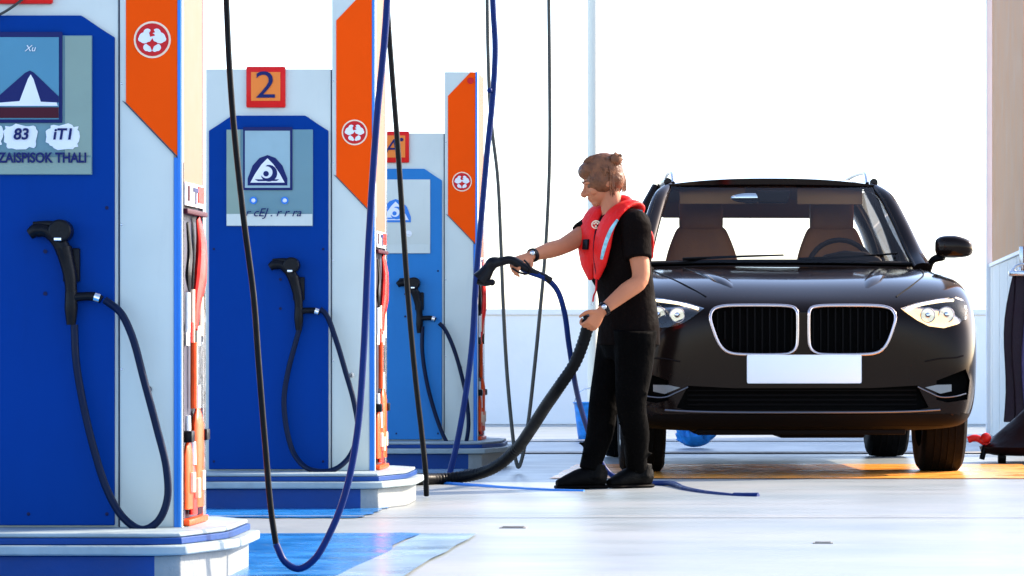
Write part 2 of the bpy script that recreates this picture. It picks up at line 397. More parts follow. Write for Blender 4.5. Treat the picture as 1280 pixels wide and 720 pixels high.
for (wx, wy) in ((-.3,-.12),(.3,-.12),(0,.25)):
    bm = NB(); tube(bm, [(wx-.02,wy,.032),(wx+.02,wy,.032)], .032, 16, 1); obj('caster', bm, M['black'], t)
bm = NB(); tube(bm, [(-.36,-.08,.09),(-.43,-.08,.13),(-.47,-.08,.12)], .018, 10, 4); ball(bm, (-.38,-.1,.13), .028, 12); obj('connector', bm, M['redgear'], t)
bm = NB(); tube(bm, [(-.38,-.08,.10),(-.40,-.09,.02)], .014, 10, 1); obj('support_leg', bm, M['black'], t)

t = thing('hose_gantry', 'overhead pale steel gantry that carries the hanging hoses above the pump row', 'gantry', (-1.65,30,0))
bm = NB(); tube(bm, [(0,0,.012),(0,0,3.96)], .04, 16, 1); obj('post', bm, M['ivory'], t)
bm = NB(); tube(bm, [(0,-22.5,.012),(0,-22.5,3.96)], .04, 16, 1); obj('post', bm, M['white'], t)
bm = NB(); bx(bm, -.05,.05,-22.6,.1,3.96,4.06,.008); obj('beam', bm, M['white'], t)
for yy in (12.0, 12.0, 18.0, 20.6, 21.5):
    pass
for yy in (12.0, 18.0, 20.6, 21.5):
    bm = NB(); tube(bm, [(-.25,yy-30,3.93),(.55,yy-30,3.93)], .022, 12, 1); obj('cross_arm', bm, M['steel'], t)
for yy in (30, 7.5):
    bm = NB(); bx(bm, -.1,.1,yy-30-.1,yy-30+.1,0,.012,.002); obj('base_plate', bm, M['white'], t)

# ---------------------------------------------------------------- pump islands
def island(y, label):
    t = thing('pump_island', label, 'kerb island', (-1.876, y, 0), 0, 'kerb islands under the pumps')
    L = -.95
    def poly(o):   # footprint, offset outwards by o; front edge then chamfer to the right, then back
        return [(L, -.38-o), (-.02+o*.3, -.38-o), (.05+o*.6, -.34-o*.7), (.13+o, -.02), (.135+o, .10), (.12+o, .55), (.0, .75+o), (L, .75+o)]
    bm = NB(); prismz(bm, poly(0), 0, .086, 0, side=lambda i: 0 if i in (0,6,7) else 1)  # front coloured blue for shade, chamfered sides pale for sunlight
    obj('plinth', bm, [M['plinth'], M['concrete']], t, bevel=.004)
    bm = NB(); prismz(bm, poly(.035), .087, .116); obj('slab', bm, M['capwhite'], t, bevel=.006)
    bm = NB(); prismz(bm, poly(.005), .117, .136); obj('blue_band', bm, M['plinth'], t, bevel=.002)
    bm = NB(); prismz(bm, [(a, b) for a, b in poly(-.004)], .137, .150); obj('top_plate', bm, M['capwhite'], t, bevel=.004)
    return t
PY = [11.9, 17.15, 22.4]
island(PY[0], 'nearest kerb island, blue band and white slab edges, under the pump with the mountain picture')
island(PY[1], 'middle kerb island with rounded plinth shaded blue, under the pump marked 2')
island(PY[2], 'farthest and smallest kerb island, beneath the light blue pump')

# ---------------------------------------------------------------- pumps
def emblem(parent, x, z, y, r=.055, soft=False):
    bm = NB(); disc(bm, x, z, r, y-.0025, y)
    e = obj('emblem', bm, M['inkcream'], parent)
    bm = NB(); disc(bm, x, z, r*.89, y-.0040, y-.0026); obj('emblem_field', bm, M['inkred'], e)
    def lobe(cx, cz, lr, seg=18, sx=1):
        bm = NB(); prism(bm, [(x+cx*r+lr*r*sx*math.cos(2*math.pi*i/seg), z+cz*r+lr*r*math.sin(2*math.pi*i/seg)) for i in range(seg)], y-.0056-random.random()*.0004, y-.0041)
        return bm
    # a ring of pale petals with a crimson flame in the middle
    bm = NB(); k = 0
    for (cx, cz, lr) in ((-.42,.10,.30),(.42,.10,.30),(-.25,.38,.22),(.25,.38,.22),(-.62,.03,.14),(.62,.03,.14),(-.28,-.42,.20),(.28,-.42,.20),(-.14,-.5,.16),(.14,-.5,.16),(-.2,.1,.22),(.24,.12,.24)):
        k += 1; seg = 16
        prism(bm, [(x+cx*r+lr*r*math.cos(2*math.pi*i/seg), z+cz*r+lr*r*math.sin(2*math.pi*i/seg)) for i in range(seg)], y-.0050-.00006*k, y-.0041-.00001*k)
    obj('emblem_petals', bm, M['white'], e)
    bm = NB()
    prism(bm, [(x, z-.62*r),(x+.1*r,z-.36*r),(x+.3*r,z-.24*r),(x+.12*r,z-.15*r),(x+.02*r,z+.08*r),(x-.12*r,z-.12*r),(x-.3*r,z-.24*r),(x-.1*r,z-.38*r)], y-.0066, y-.0050)
    prism(bm, [(x-.1*r,z+.15*r),(x+.16*r,z+.22*r),(x+.12*r,z+.3*r),(x-.02*r,z+.34*r),(x+.16*r,z+.4*r),(x+.02*r,z+.64*r),(x-.16*r,z+.36*r)], y-.0065, y-.0050)
    obj('emblem_flame', bm, M['inkred'], e)

def circle_arc(cx, cz, r, a0, a1, n): return [(cx+r*math.cos(R(a0+(a1-a0)*i/n)), cz+r*math.sin(R(a0+(a1-a0)*i/n))) for i in range(n+1)]

def pump(idx, y, label, paint):
    """origin: right front bottom corner; x to the left is negative; face at local y=0, looks toward -y"""
    t = thing('car_care_pump', label, 'pump', (-1.876, y, .150), 0, 'blue and white self-service pumps')
    W, D = -.735, .47
    Z = lambda a: a-.150
    # column
    bm = NB(); bx(bm, -.186,-.024,0,D,0,Z(2.215),.004); obj('column', bm, M['panel'], t)
    # cabinet left of the column
    bm = NB(); bx(bm, W, -.190, .004, D, 0, Z(1.872), .004); obj('cabinet', bm, M['panel'], t)
    bm = NB(); bx(bm, -.1895,-.1865,.002,.02,0,Z(1.87)); obj('seam', bm, M['recess'], t)
    # blue front panel with clipped upper corners
    zt, zl = Z(1.672), .006
    xl, xr = -.712, -.200
    poly = [(xl,zl),(xr,zl),(xr,zt-.065)] + [(xr-.10*k/6-.012*math.sin(math.pi*k/6), zt-.065+.065*(math.sin(math.pi/2*k/6)*.55+.45*k/6)) for k in range(1,7)] + [(xr-.14,zt)] \
         + [(xl+.14,zt)] + [(xl+.10*k/6+.012*math.sin(math.pi*k/6), zt-.065+.065*(math.sin(math.pi/2*k/6)*.55+.45*k/6)) for k in range(6,0,-1)] + [(xl,zt-.065)]
    bm = NB(); prism(bm, poly, -.012, .0035); obj('front_panel', bm, paint, t, bevel=.003)
    yF = -.012
    # orange flag on the column and the pale sheet below it
    bm = NB()
    prism(bm, [(-.167,Z(1.414)),(-.014,Z(1.255)),(-.014,Z(2.213)),(-.04,Z(2.213)),(-.167,Z(2.08))], -.004, -.0002)
    obj('orange_flag', bm, M['orange'], t)
    bm = NB(); prism(bm, [(-.178,Z(1.419)),(-.014,Z(1.2485)),(-.014,Z(1.2535)),(-.168,Z(1.4135))], -.0055, -.0003); obj('flag_edge_line', bm, M['recess'], t)
    emblem(t, -.088, Z(1.600), -.0042)
    bm = NB(); bx(bm, -.0235,-.013,-.003,.012,.0,Z(1.25)); bx(bm,-.0135,-.004,-.006,.012,0,Z(2.215),.002); obj('corner_trim', bm, M['trimblue'], t)
    bm = NB(); bx(bm, -.0035,.0,.0,.03,0,Z(2.215),.001); obj('edge_strip', bm, M['white'], t)
    if idx == 3:
        bm = NB(); disc(bm, -.04, Z(2.165), .018, -.012, -.0045); obj('cap_button', bm, M['inkred'], t)
    # fascia with display
    bm = NB(); bx(bm, -.636,-.265,yF-.006,yF-.0005,Z(1.198),Z(1.612),.002)
    fa = obj('fascia', bm, M['teal'] if idx < 3 else M['panel'], t)
    bm = NB(); bx(bm, -.634,-.575,yF-.0085,yF-.0062,Z(1.20),Z(1.610)); obj('side_strip', bm, M['olive'] if idx != 3 else M['panel'], fa)
    bm = NB(); bx(bm, -.634,-.267,yF-.0105,yF-.0086,Z(1.20),Z(1.25)); obj('lower_strip', bm, M['olive'] if idx == 1 else M['panel'], fa)
    if idx == 1:
        bm = NB(); bx(bm, -.345,-.267,yF-.0084,yF-.0062,Z(1.255),Z(1.610)); obj('side_strip', bm, M['olive'], fa)
    if idx < 3:
        bm = NB(); bx(bm, -.563,-.352,yF-.013,yF-.0107,Z(1.352),Z(1.622)); s = obj('display_frame', bm, M['navy'], t, bevel=.002)
        bm = NB(); bx(bm, -.555,-.362,yF-.0152,yF-.0132,Z(1.362),Z(1.606)); obj('display', bm, M['skyscr'] if idx == 1 else M['paledisp'], s)
    yd = yF-.0155
    if idx == 1:
        bm = NB(); prism(bm, [(-.545,Z(1.412)),(-.362,Z(1.412)),(-.362,Z(1.430)),(-.435,Z(1.500)),(-.447,Z(1.507)),(-.462,Z(1.500)),(-.553,Z(1.420))], yd-.0015, yd); obj('mountain_picture', bm, M['navy'], s)
        bm = NB(); prism(bm, [(-.553,Z(1.402)),(-.365,Z(1.402)),(-.368,Z(1.412)),(-.415,Z(1.414)),(-.437,Z(1.482)),(-.445,Z(1.495)),(-.453,Z(1.482)),(-.478,Z(1.416)),(-.553,Z(1.410))], yd-.0032, yd-.0017); obj('snow_picture', bm, M['white'], s)
        bm = NB(); bx(bm, -.555,-.362,yd-.0025,yd-.0003,Z(1.366),Z(1.398)); obj('maroon_bar', bm, M['maroon'], s)
        text_mesh('display_text', 'Xu', .026, M['white'], s, -.447, Z(1.572), yd-.002, .001, shear=.3)
        # torn white stickers
        for (cx, ww, st, sd_) in ((-.475,.10,'83', 3), (-.350,.10,'iT1', 9), (-.575,.09,'3:', 5)):
            rnd = random.Random(sd_); po = []
            for k in range(26):
                a = 2*math.pi*k/26; rr = 1+rnd.uniform(-.13,.13)
                po.append((cx+ww/2*rr*math.copysign(abs(math.cos(a))**.6, math.cos(a)), Z(1.315)+.036*rr*math.copysign(abs(math.sin(a))**.6, math.sin(a))-.004))
            bm = NB(); prism(bm, po, yF-.0100-.0002*sd_, yF-.0080); st_o = obj('sticker', bm, M['white'], t)
            text_mesh('sticker_text', st, .046, M['navy'], st_o, cx, Z(1.317), yF-.0140, .001, shear=.15, offset=.0012)
        text_mesh('fascia_text', 'ZAISPISOK THALI', .041, M['navy'], fa, -.411, Z(1.247), yF-.0135, .001, offset=.0012, xs=.83)
    else:
        cx = -.458; 
        par = s if idx == 2 else fa
        y2 = yd if idx == 2 else yF-.008
        z0 = Z(1.372); sc = .085
        outer = [(cx-sc,z0),(cx+sc,z0),(cx+sc,z0+.03),(cx+sc*.75,z0+.085),(cx+sc*.4,z0+.118),(cx,z0+.130),(cx-sc*.4,z0+.118),(cx-sc*.75,z0+.085),(cx-sc,z0+.03)]
        bm = NB(); prism(bm, outer, y2-.0015, y2); obj('arch_emblem', bm, M['navy'] if idx == 2 else M['trimblue'], par)
        inner = [(cx-sc*.86,z0+.012),(cx+sc*.86,z0+.012),(cx+sc*.62,z0+.05),(cx+sc*.3,z0+.09),(cx,z0+.116),(cx-sc*.3,z0+.09),(cx-sc*.62,z0+.05)]
        bm = NB(); prism(bm, inner, y2-.003, y2-.0016); obj('arch_emblem_field', bm, M['white'], par)
        bm = NB(); prism(bm, circle_arc(cx+.006, z0+.052, .036, -150, 100, 14)+circle_arc(cx-.004, z0+.056, .026, 100, -150, 14), y2-.0045, y2-.0031)
        prism(bm, [(cx-.055,z0+.026),(cx+.05,z0+.026),(cx+.04,z0+.019),(cx-.04,z0+.018)], y2-.0046, y2-.0031)
        prism(bm, circle_arc(cx-.006, z0+.050, .012, 0, 340, 10), y2-.0047, y2-.0031)
        obj('arch_emblem_mark', bm, M['navy'] if idx == 2 else M['trimblue'], par)
        for bxx in (-.519, -.385):
            bm = NB(); disc(bm, bxx, Z(1.308), .016 if idx == 2 else .018, yF-.012, yF-.0062); bt = obj('button', bm, M['trimblue'] if idx == 2 else M['white'], t)
            bm = NB(); ball(bm, (bxx, yF-.0125, Z(1.308)), .009, 12, (1,.5,1)); obj('button_cap', bm, M['white'], bt)
        if idx == 2:
            text_mesh('fascia_text', 'r cEJ . r r ra', .05, M['navy'], fa, -.435, Z(1.255), yF-.0135, .001, shear=.35, xs=1.0)
    # number sign at the top edge
    bm = NB(); bx(bm, -.552,-.384,-.014,.003,Z(1.706),Z(1.882),.006); sg = obj('number_sign', bm, M['signred'], t)
    bm = NB(); bx(bm, -.530,-.405,-.0175,-.0142,Z(1.735),Z(1.858)); obj('sign_face', bm, M['signorg'], sg)
    if idx == 2: text_mesh('sign_number', '2', .165, M['navy'], sg, -.468, Z(1.797), -.020, .0015, xs=1.15, offset=-.0005)
    if idx == 3:
        text_mesh('sign_letter', 'A', .125, M['navy'], sg, -.485, Z(1.79), -.020, .0015, shear=.25)
        bm = NB(); disc(bm, -.425, Z(1.835), .010, -.021, -.0177); obj('sign_dot', bm, M['navy'], sg)
    if idx == 1:
        bm = NB(); tube(bm, [(-.47,-.02,Z(1.72)),(-.50,-.03,Z(1.695)),(-.54,-.03,Z(1.672)),(-.6,-.02,Z(1.66)),(-.66,-.01,Z(1.67))], .004, 8, 5); obj('sign_wire', bm, M['greyhose'], t)
    # screws
    for (sx, sz) in ((-.690,.19),(-.222,.19),(-.690,1.10),(-.222,1.10),(-.455,.19)):
        bm = NB(); ball(bm, (sx, yF-.0005, Z(sz)), .0055, 10, (1,.35,1)); obj('screw', bm, M['screw'], t)
    for sz in (.19,.62,1.05,1.47,1.82):
        bm = NB(); ball(bm, (-.180, -.0005, Z(sz)), .0035, 10, (1,.35,1)); obj('rivet', bm, M['steel'], t)
    bm = NB(); tube(bm, [(-.10,.002,Z(.56)),(-.10,-.005,Z(.56))], .011, 18, 1, up=(1,0,0)); lk = obj('lock', bm, M['steel'], t)
    bm = NB(); bx(bm, -.1015,-.0985,-.0062,-.0052,Z(.553),Z(.567)); obj('keyhole', bm, M['recess'], lk)
    for (sx, sz) in ((-.405,.97),(-.405,.845),(-.28,1.1)):
        if sx == -.28: continue
        bm = NB(); disc(bm, sx, Z(sz), .006, yF-.003, yF, 14); obj('screw', bm, M['screw'], t)
    # right-hand service side (faces +x): frame, upper cream sheet, tool bay
    xs = -.024
    bm = NB(); bx(bm, xs, .0, .012, .035, 0, Z(1.24)); bx(bm, xs, .0, D-.055, D, 0, Z(2.215)); obj('side_frame', bm, M['steel'], t, bevel=.002)
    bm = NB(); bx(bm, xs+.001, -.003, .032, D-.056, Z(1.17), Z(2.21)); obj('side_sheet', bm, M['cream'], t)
    bm = NB(); bx(bm, xs+.001, -.016, .036, D-.056, 0, Z(1.168)); obj('tool_bay_back', bm, M['recess'], t)
    bm = NB(); bx(bm, -.003,.003,.05,D-.07,Z(1.11),Z(1.18),.002); pl = obj('label_plate', bm, M['white'], t)
    bm = NB(); bx(bm, .0032,.006,D-.19,D-.08,Z(1.125),Z(1.175)); obj('label_mark', bm, M['redgear'], pl)
    bm = NB(); bx(bm,.0032,.006,.08,.12,Z(1.125),Z(1.17)); obj('label_mark', bm, M['maroon'], pl)
    bm = NB(); bx(bm, .0032,.006,.19,.28,Z(1.155),Z(1.168)); bx(bm,.0032,.006,.23,.245,Z(1.118),Z(1.154)); obj('label_letter', bm, M['navy'], pl)
    bm = NB(); bx(bm, -.012,.012,.03,D-.05,Z(1.085),Z(1.100),.002); obj('tool_rail', bm, M['maroon'], t)
    def sq(bm, k=.42, c=.0):
        for v in bm.verts: v.co.x = c+(v.co.x-.004)*k
        return bm
    # tools: spray brush, black trigger gun, chrome couplings
    bm = NB(); tube(bm, [(.004,.30,Z(1.08)),(.018,.33,Z(1.0)),(.02,.31,Z(.90)),(.012,.26,Z(.82)),(.01,.24,Z(.74))], [.012,.035,.040,.026,.015], 12, 5, ry=[.02,.045,.055,.035,.02]); obj('brush_handle', sq(bm), M['redgear'], t)
    bm = NB(); tube(bm, [(.004,.10,Z(1.06)),(.014,.12,Z(.96)),(.014,.09,Z(.90)),(.008,.13,Z(.86))], [.010,.02,.022,.012], 10, 5); obj('trigger_gun', sq(bm), M['plastic'], t)
    for (yy, z0_, z1_, r_, k) in ((.10,.72,.85,.014,'white'),(.20,.70,.86,.012,'inkcream'),(.36,.72,.84,.016,'inkcream'),(.39,.80,.88,.014,'plastic'),(.15,.70,.76,.02,'redgear'),(.30,.69,.75,.02,'chrome'),(.09,.69,.73,.018,'chrome')):
        bm = NB(); tube(bm, [(.004,yy,Z(z0_)),(.004,yy,Z(z1_))], r_, 12, 1); obj('coupling', sq(bm, .6), M[k], t)
    bm = NB(); tube(bm, [(.0,.22,Z(.70)),(.0,.22,Z(.50))], .010, 10, 1); obj('supply_pipe', bm, M['orgear'], t)
    bm = NB(); bx(bm, -.015,.0,.30,D-.056,Z(.50),Z(.70)); obj('gauge_box', bm, M['steel'], t, bevel=.002)
    # lower canisters
    for (yy, z0_, z1_, r_, k) in ((.11,.20,.41,.040,'orgear'),(.30,.20,.50,.052,'orgear'),(.21,.18,.33,.035,'redgear')):
        bm = NB(); rr = r_; tube(bm, [(.004,yy,Z(z0_)),(.004,yy,Z(z1_-.05)),(.004,yy,Z(z1_-.02)),(.004,yy,Z(z1_))], [rr,rr,rr*.7,rr*.35], 16, 1, ry=[rr*1.2,rr*1.2,rr*.8,rr*.35])
        cn = obj('canister', sq(bm, .32), M[k], t)
        bm = NB(); tube(bm, [(.004,yy,Z(z1_)),(.004,yy,Z(z1_+.07))], [.014,.012], 12, 1); obj('canister_neck', sq(bm, .7), M['white'], cn)
        bm = NB(); bx(bm, .004,.021,yy-.02,yy+.02,Z(z0_+.05),Z(z0_+.11),.002); obj('canister_label', bm, M['inkcream'], cn)
    for (yy, zz) in ((.09,.42),(.39,.42)):
        bm = NB(); bx(bm, -.01,.020,yy-.03,yy+.03,Z(zz-.02),Z(zz+.015),.004); obj('strap_clip', bm, M['plastic'], t)
    bm = NB(); bx(bm, -.014,.016,.04,D-.06,.002,.02,.003); obj('tool_tray', bm, M['orgear'], t)
    return t
pump(1, PY[0], 'nearest pump with the mountain picture and torn stickers on its screen, half cut off', M['blue'])
pump(2, PY[1], 'deep blue pump with the number 2 sign and an arch emblem on its screen', M['blue'])
pump(3, PY[2], 'blue pump paled by glare and haze, standing farthest back, small orange sign, column top in view', M['blue3'])

# ---------------------------------------------------------------- hand guns and hoses on the pumps
def gun(idx, D, pts_hose, label):
    """spray gun hooked on the front panel; built in metres round the pump's local frame"""
    o = Vector((-1.876, D, 0))
    t = thing('spray_gun', label, 'spray gun', o+Vector((-.33,-.02,.95)), 0, 'spray guns hooked on the pump fronts')
    off = t.location
    def q(x, z, y=-.045): return o+Vector((x, y, z))
    bm = NB()   # barrel and hooked nose
    tube(bm, [q(-.445,1.020),q(-.425,1.032),q(-.395,1.030),q(-.362,1.005),q(-.345,.975)], [.016,.022,.020,.023,.024], 12, 5)
    tube(bm, [q(-.345,.98),q(-.335,.94),q(-.325,.895),q(-.322,.85)], [.026,.022,.020,.017], 12, 5, ry=[.030,.024,.022,.02])
    obj('gun_body', bm, M['plastic'], t, off=off)
    bm = NB(); disc(bm, 0, 0, .034, -.03, .03, 24)
    for v in bm.verts: v.co = q(v.co.x-.352, v.co.z+1.030, v.co.y-.045)
    obj('gun_hub', bm, M['plastic'], t, off=off, bevel=.006)
    bm = NB(); tube(bm, [q(-.36,1.048),q(-.40,1.052),q(-.435,1.052)], [.012,.009,.006], 10, 4); obj('trigger', bm, M['plastic'], t, off=off)
    bm = NB(); bx(bm, -.367,-.345,-.080,-.074,1.000,1.010,.002)
    for v in bm.verts: v.co += o
    obj('chrome_plate', bm, M['chrome'], t, off=off)
    bm = NB()
    tube(bm, [q(-.322,.86),q(-.322,.80),q(-.322,.752)], [.018,.020,.014], 12, 3)
    tube(bm, [q(-.322,.832),q(-.29,.836),q(-.25,.835),q(-.232,.826)], [.016,.013,.014,.012], 12, 4)
    obj('tee_fitting', bm, M['plastic'], t, off=off)
    bm = NB(); tube(bm, [q(-.252,.835),q(-.236,.830)], .0165, 14, 1); obj('ferrule', bm, M['chrome'], t, off=off)
    bm = NB(); bx(bm, -.35,-.30,-.03,-.0125,.88,.98,.004)
    for v in bm.verts: v.co += o
    obj('holster', bm, M['plastic'], t, off=off)
    bm = NB(); tube(bm, [P(a, b, D+c) for a, b, c in pts_hose], .0115, 12, 6)
    h = obj('hose', bm, M['navyhose'], t, off=off)
gun(1, PY[0], [(93,406,-.045),(95,450,-.05),(103,500,-.05),(117,560,-.055),(135,615,-.06),(155,648,-.07),(178,662,-.08),(197,652,-.075),(209,625,-.07),(208,585,-.07),(196,535,-.065),(180,475,-.06),(165,420,-.055),(150,390,-.05),(131,375,-.045)],
    'black spray gun on the nearest pump, its hose hanging in a long narrow loop')
gun(2, PY[1], [(376,405,-.045),(369,430,-.05),(360,465,-.05),(355,500,-.05),(359,540,-.055),(368,568,-.07),(388,587,-.15),(415,588,-.16),(436,572,-.12),(447,540,-.08),(443,505,-.06),(432,465,-.055),(420,425,-.05),(408,394,-.045),(400,386,-.045)],
    'black spray gun hooked on the deep blue pump marked 2')
gun(3, PY[2], [(528,408,-.045),(528,440,-.05),(534,480,-.05),(545,520,-.055),(556,548,-.08),(566,561,-.15),(578,561,-.15),(585,540,-.1),(584,505,-.06),(576,465,-.055),(565,430,-.05),(555,410,-.045),(549,404,-.045)],
    'black spray gun hooked on the lighter blue farthest pump')

def hose(name, label, segs, group=None, cat='hose'):
    """segs: list of (part name or None, material, radius, [(px,py,D)...]); one segment -> one mesh"""
    first = P(*segs[0][3][0])
    if len(segs) == 1:
        bm = NB(); tube(bm, [P(*p) for p in segs[0][3]], segs[0][2], 12, 6)
        o = obj(name, bm, M[segs[0][1]]); return tag(o, label, cat, group)
    low = min((P(*p) for s_ in segs for p in s_[3]), key=lambda v: v.z)
    t = thing(name, label, cat, low, 0, group)
    for (pn, mm, rr, pts) in segs:
        bm = NB(); tube(bm, [P(*p) for p in pts], rr, 12, 6); obj(pn, bm, M[mm], t, off=low)
    return t
g = 'hoses hanging from the overhead gantry'
def top(px, py, D, z=3.92):
    return (px, VY-(z-CAMZ)*F/D, D)
hose('hanging_hose', 'long hanging hose loop nearest the camera, one side black, the other dark blue', [
    ('falling_length','black',.0092,[top(262,0,12),(283,0,12.0),(290,130,12.0),(303,260,12.0),(317,370,12.0),(323,450,12.0),(331,550,12.0),(339,640,12.0),(345,680,12.0)]),
    ('rising_length','bluehose',.0105,[(345,680,12.0),(356,702,12.0),(373,711,12.0),(392,700,12.0),(413,665,12.0),(432,615,12.0),(446,545,12.0),(454,450,12.0),(461,300,12.0),(471,150,12.0),(484,0,12.0),top(505,0,12)])], g)
hose('hanging_hose', 'straight black hose dropping to the floor just right of the pump marked 2', [
    (None,'black',.0125,[top(470,0,18),(484,0,18.0),(490,90,18.0),(497,180,18.0),(503,270,18.0),(510,370,18.0),(519,470,18.0),(527,540,18.0),(532,590,18.0),(533,619,18.05)])], g)
hose('hanging_hose', 'dark blue hose hanging along the right side of the lighter blue pump', [
    (None,'bluehose',.0155,[top(612,0,20.6),(616,0,20.6),(619,60,20.6),(616,120,20.6),(609,190,20.6),(601,280,20.6),(595,350,20.6),(590,430,20.6),(581,500,20.6),(570,560,20.6),(562,592,20.6)])], g)
hose('hanging_hose', 'thin grey hose hanging in a deep narrow loop left of the person', [
    (None,'greyhose',.010,[top(606,0,21.4),(611,100,21.4),(615,160,21.4),(622,220,21.4),(626,300,21.4),(629,380,21.4),(634,470,21.4),(641,545,21.4),(645,576,21.4),(648,584,21.4),(652,575,21.4),(660,530,21.4),(668,460,21.4),(675,390,21.4),(682,310,21.4),(687,200,21.4),(687,90,21.4),(686,0,21.4),top(684,0,21.4)])], g)
bm = NB(); ball(bm, P(612,113,20.57), .014, 12)
kn = tag(obj('hose_clip', bm, M['bluehose']), 'small blue clip high on the hose beside the lighter blue pump', 'hose clip')

# thick vacuum hose held by the person
DP = 19.0
def ribbed(bm, pts, r, n=10, seg=14):
    path = catmull(pts, n)
    # resample evenly
    out = [path[0]]; acc = 0; step = .011
    for a, b in zip(path, path[1:]):
        L = (b-a).length; d = step-acc
        while d <= L:
            out.append(a+(b-a)*(d/L)); d += step
        acc = (acc+L) % step
    tube(bm, out, [r*(1.04 if i % 2 else .93) for i in range(len(out))], seg, 1)
vac = [(737,394,18.82),(735,406,18.83),(729,428,18.87),(718,455,18.9),(700,482,18.95),(682,508,19.1),(664,536,19.3),(645,562,19.5),(622,582,19.6),(595,593,19.7),(560,598,19.75),(525,599,19.6),(505,597,19.4)]
bm = NB(); ribbed(bm, [P(*p) for p in vac], .029)
tag(obj('vacuum_hose', bm, M['black']), 'thick black ribbed vacuum hose running from the hand of the person down to the floor', 'vacuum hose')
# gun hose running from raised hand, behind the legs and out over the floor
pts = [(652,336,18.8),(664,341,18.8),(682,348,18.82),(696,362,18.86),(705,388,18.9),(711,430,19.0),(719,480,19.2),(729,520,19.5),(742,556,19.7),(760,590,19.75),(785,603,19.75),(815,604,19.6),(836,604,19.5),(856,611,19.0),(880,616,18.6),(905,619,18.35),(922,621,18.25)]
pts2 = [(540,604,19.85),(590,607,19.5),(640,611,19.15),(700,614,18.85),(730,615,18.8)]
t = thing('spray_hose', 'blue spray hose from the raised gun, curling behind the legs and over the floor', 'hose', P(785,604,19.75))
bm = NB(); tube(bm, [P(*p) for p in pts], [.013]*6+[.013]*11, 12, 6); obj('hose_length', bm, M['bluehose'], t, off=t.location)
bm = NB(); tube(bm, [P(918,620.5,18.27),P(935,621.5,18.2),P(948,621.5,18.18)], [.018,.021,.021], 14, 3); obj('end_coupling', bm, M['bluehose'], t, off=t.location)
bm = NB(); tube(bm, [P(*p) for p in pts2], .011, 12, 6)
tag(obj('floor_hose', bm, M['trimblue']), 'thin bright blue hose lying straight across the floor from the islands to the shoe', 'hose')

# blue odds and ends on the ground behind
t = thing('bucket', 'blue bucket standing on the ground behind the legs of the person', 'bucket', P(738,547,29.0)*1.0)
t.location.z = 0
bm = NB(); tube(bm, [(0,0,.01),(0,0,.26)], [.09,.12], 24, 1, cap=False); tube(bm, [(0,0,.0),(0,0,.012)], [.088,.09], 24, 1); obj('pail', bm, M['bag'], t)
bm = NB(); tube(bm, [(.122*math.cos(a),.122*math.sin(a),.262) for a in (2*math.pi*k/24 for k in range(24))], .006, 8, closed=True); obj('rim', bm, M['bag'], t)
bm = NB(); tube(bm, [(-.12,0,.25),(-.09,-.02,.33),(0,-.03,.37),(.09,-.02,.33),(.12,0,.25)], .004, 8, 5); obj('handle', bm, M['steel'], t)
rnd = random.Random(4)
bm = NB(); ball(bm, (0,0,.085), .11, 28, (1.0,.75,.72))
for v in bm.verts:
    k = 1+.30*abs(math.sin(v.co.x*55+v.co.z*30))-.22*abs(math.sin(v.co.x*38-v.co.z*60))+.15*math.sin(v.co.y*70+v.co.z*25)+rnd.uniform(-.05,.05); v.co = Vector((v.co.x*k, v.co.y*k, max(0.0, v.co.z*k*.95)))
o = obj('cleaning_cloth', bm, M['bag'], smooth=60); o.location = ((868-VX)*26.5/F, 26.5, 0.0)
tag(o, 'crumpled bright blue cloth on the ground, seen under the car bumper', 'cloth')

# ---------------------------------------------------------------- car
YAW = R(4.7)
CAR = Vector(((1004-VX)*20.83/F, 20.83, 0))
car = thing('parked_car', 'near-black SUV, browned by warm flare, facing the camera with its blank white plate and paired grilles', 'car', CAR, YAW)

ST = [ # y, [(x,z) x9]
 (0.000, [(0,.34),(.60,.34),(.70,.37),(.735,.50),(.72,.66),(.66,.77),(.50,.83),(.26,.855),(0,.86)]),
 (0.045, [(0,.25),(.72,.25),(.84,.285),(.865,.48),(.855,.69),(.79,.835),(.59,.885),(.30,.903),(0,.908)]),
 (0.150, [(0,.230),(.79,.235),(.91,.275),(.935,.50),(.935,.74),(.900,.905),(.71,.950),(.32,.958),(0,.958)]),
 (0.380, [(0,.225),(.80,.23),(.935,.28),(.950,.52),(.950,.80),(.938,.985),(.78,1.035),(.34,1.040),(0,1.036)]),
 (0.850, [(0,.225),(.80,.23),(.930,.32),(.950,.55),(.952,.84),(.940,1.04),(.83,1.084),(.34,1.086),(0,1.080)]),
 (1.350, [(0,.235),(.78,.24),(.925,.34),(.945,.55),(.948,.82),(.922,1.065),(.81,1.115),(.34,1.113),(0,1.106)]),
 (1.620, [(0,.235),(.78,.24),(.92,.34),(.94,.55),(.945,.82),(.905,1.05),(.80,1.125),(.30,1.135),(0,1.13)]),
 (1.800, [(0,.235),(.78,.24),(.91,.34),(.935,.55),(.945,.82),(.905,1.055),(.80,1.09),(.30,1.09),(0,1.09)]),
 (2.800, [(0,.235),(.78,.24),(.91,.34),(.935,.55),(.945,.84),(.905,1.08),(.80,1.11),(.30,1.09),(0,1.09)]),
 (3.700, [(0,.235),(.78,.24),(.92,.34),(.945,.55),(.950,.86),(.905,1.10),(.78,1.13),(.30,1.10),(0,1.10)]),
 (4.350, [(0,.28),(.74,.29),(.90,.38),(.93,.55),(.92,.86),(.85,1.08),(.70,1.12),(.30,1.12),(0,1.12)]),
 (4.640, [(0,.34),(.66,.35),(.80,.42),(.84,.55),(.83,.84),(.76,1.00),(.62,1.04),(.28,1.05),(0,1.05)]),
]
bm = NB(); rows = []
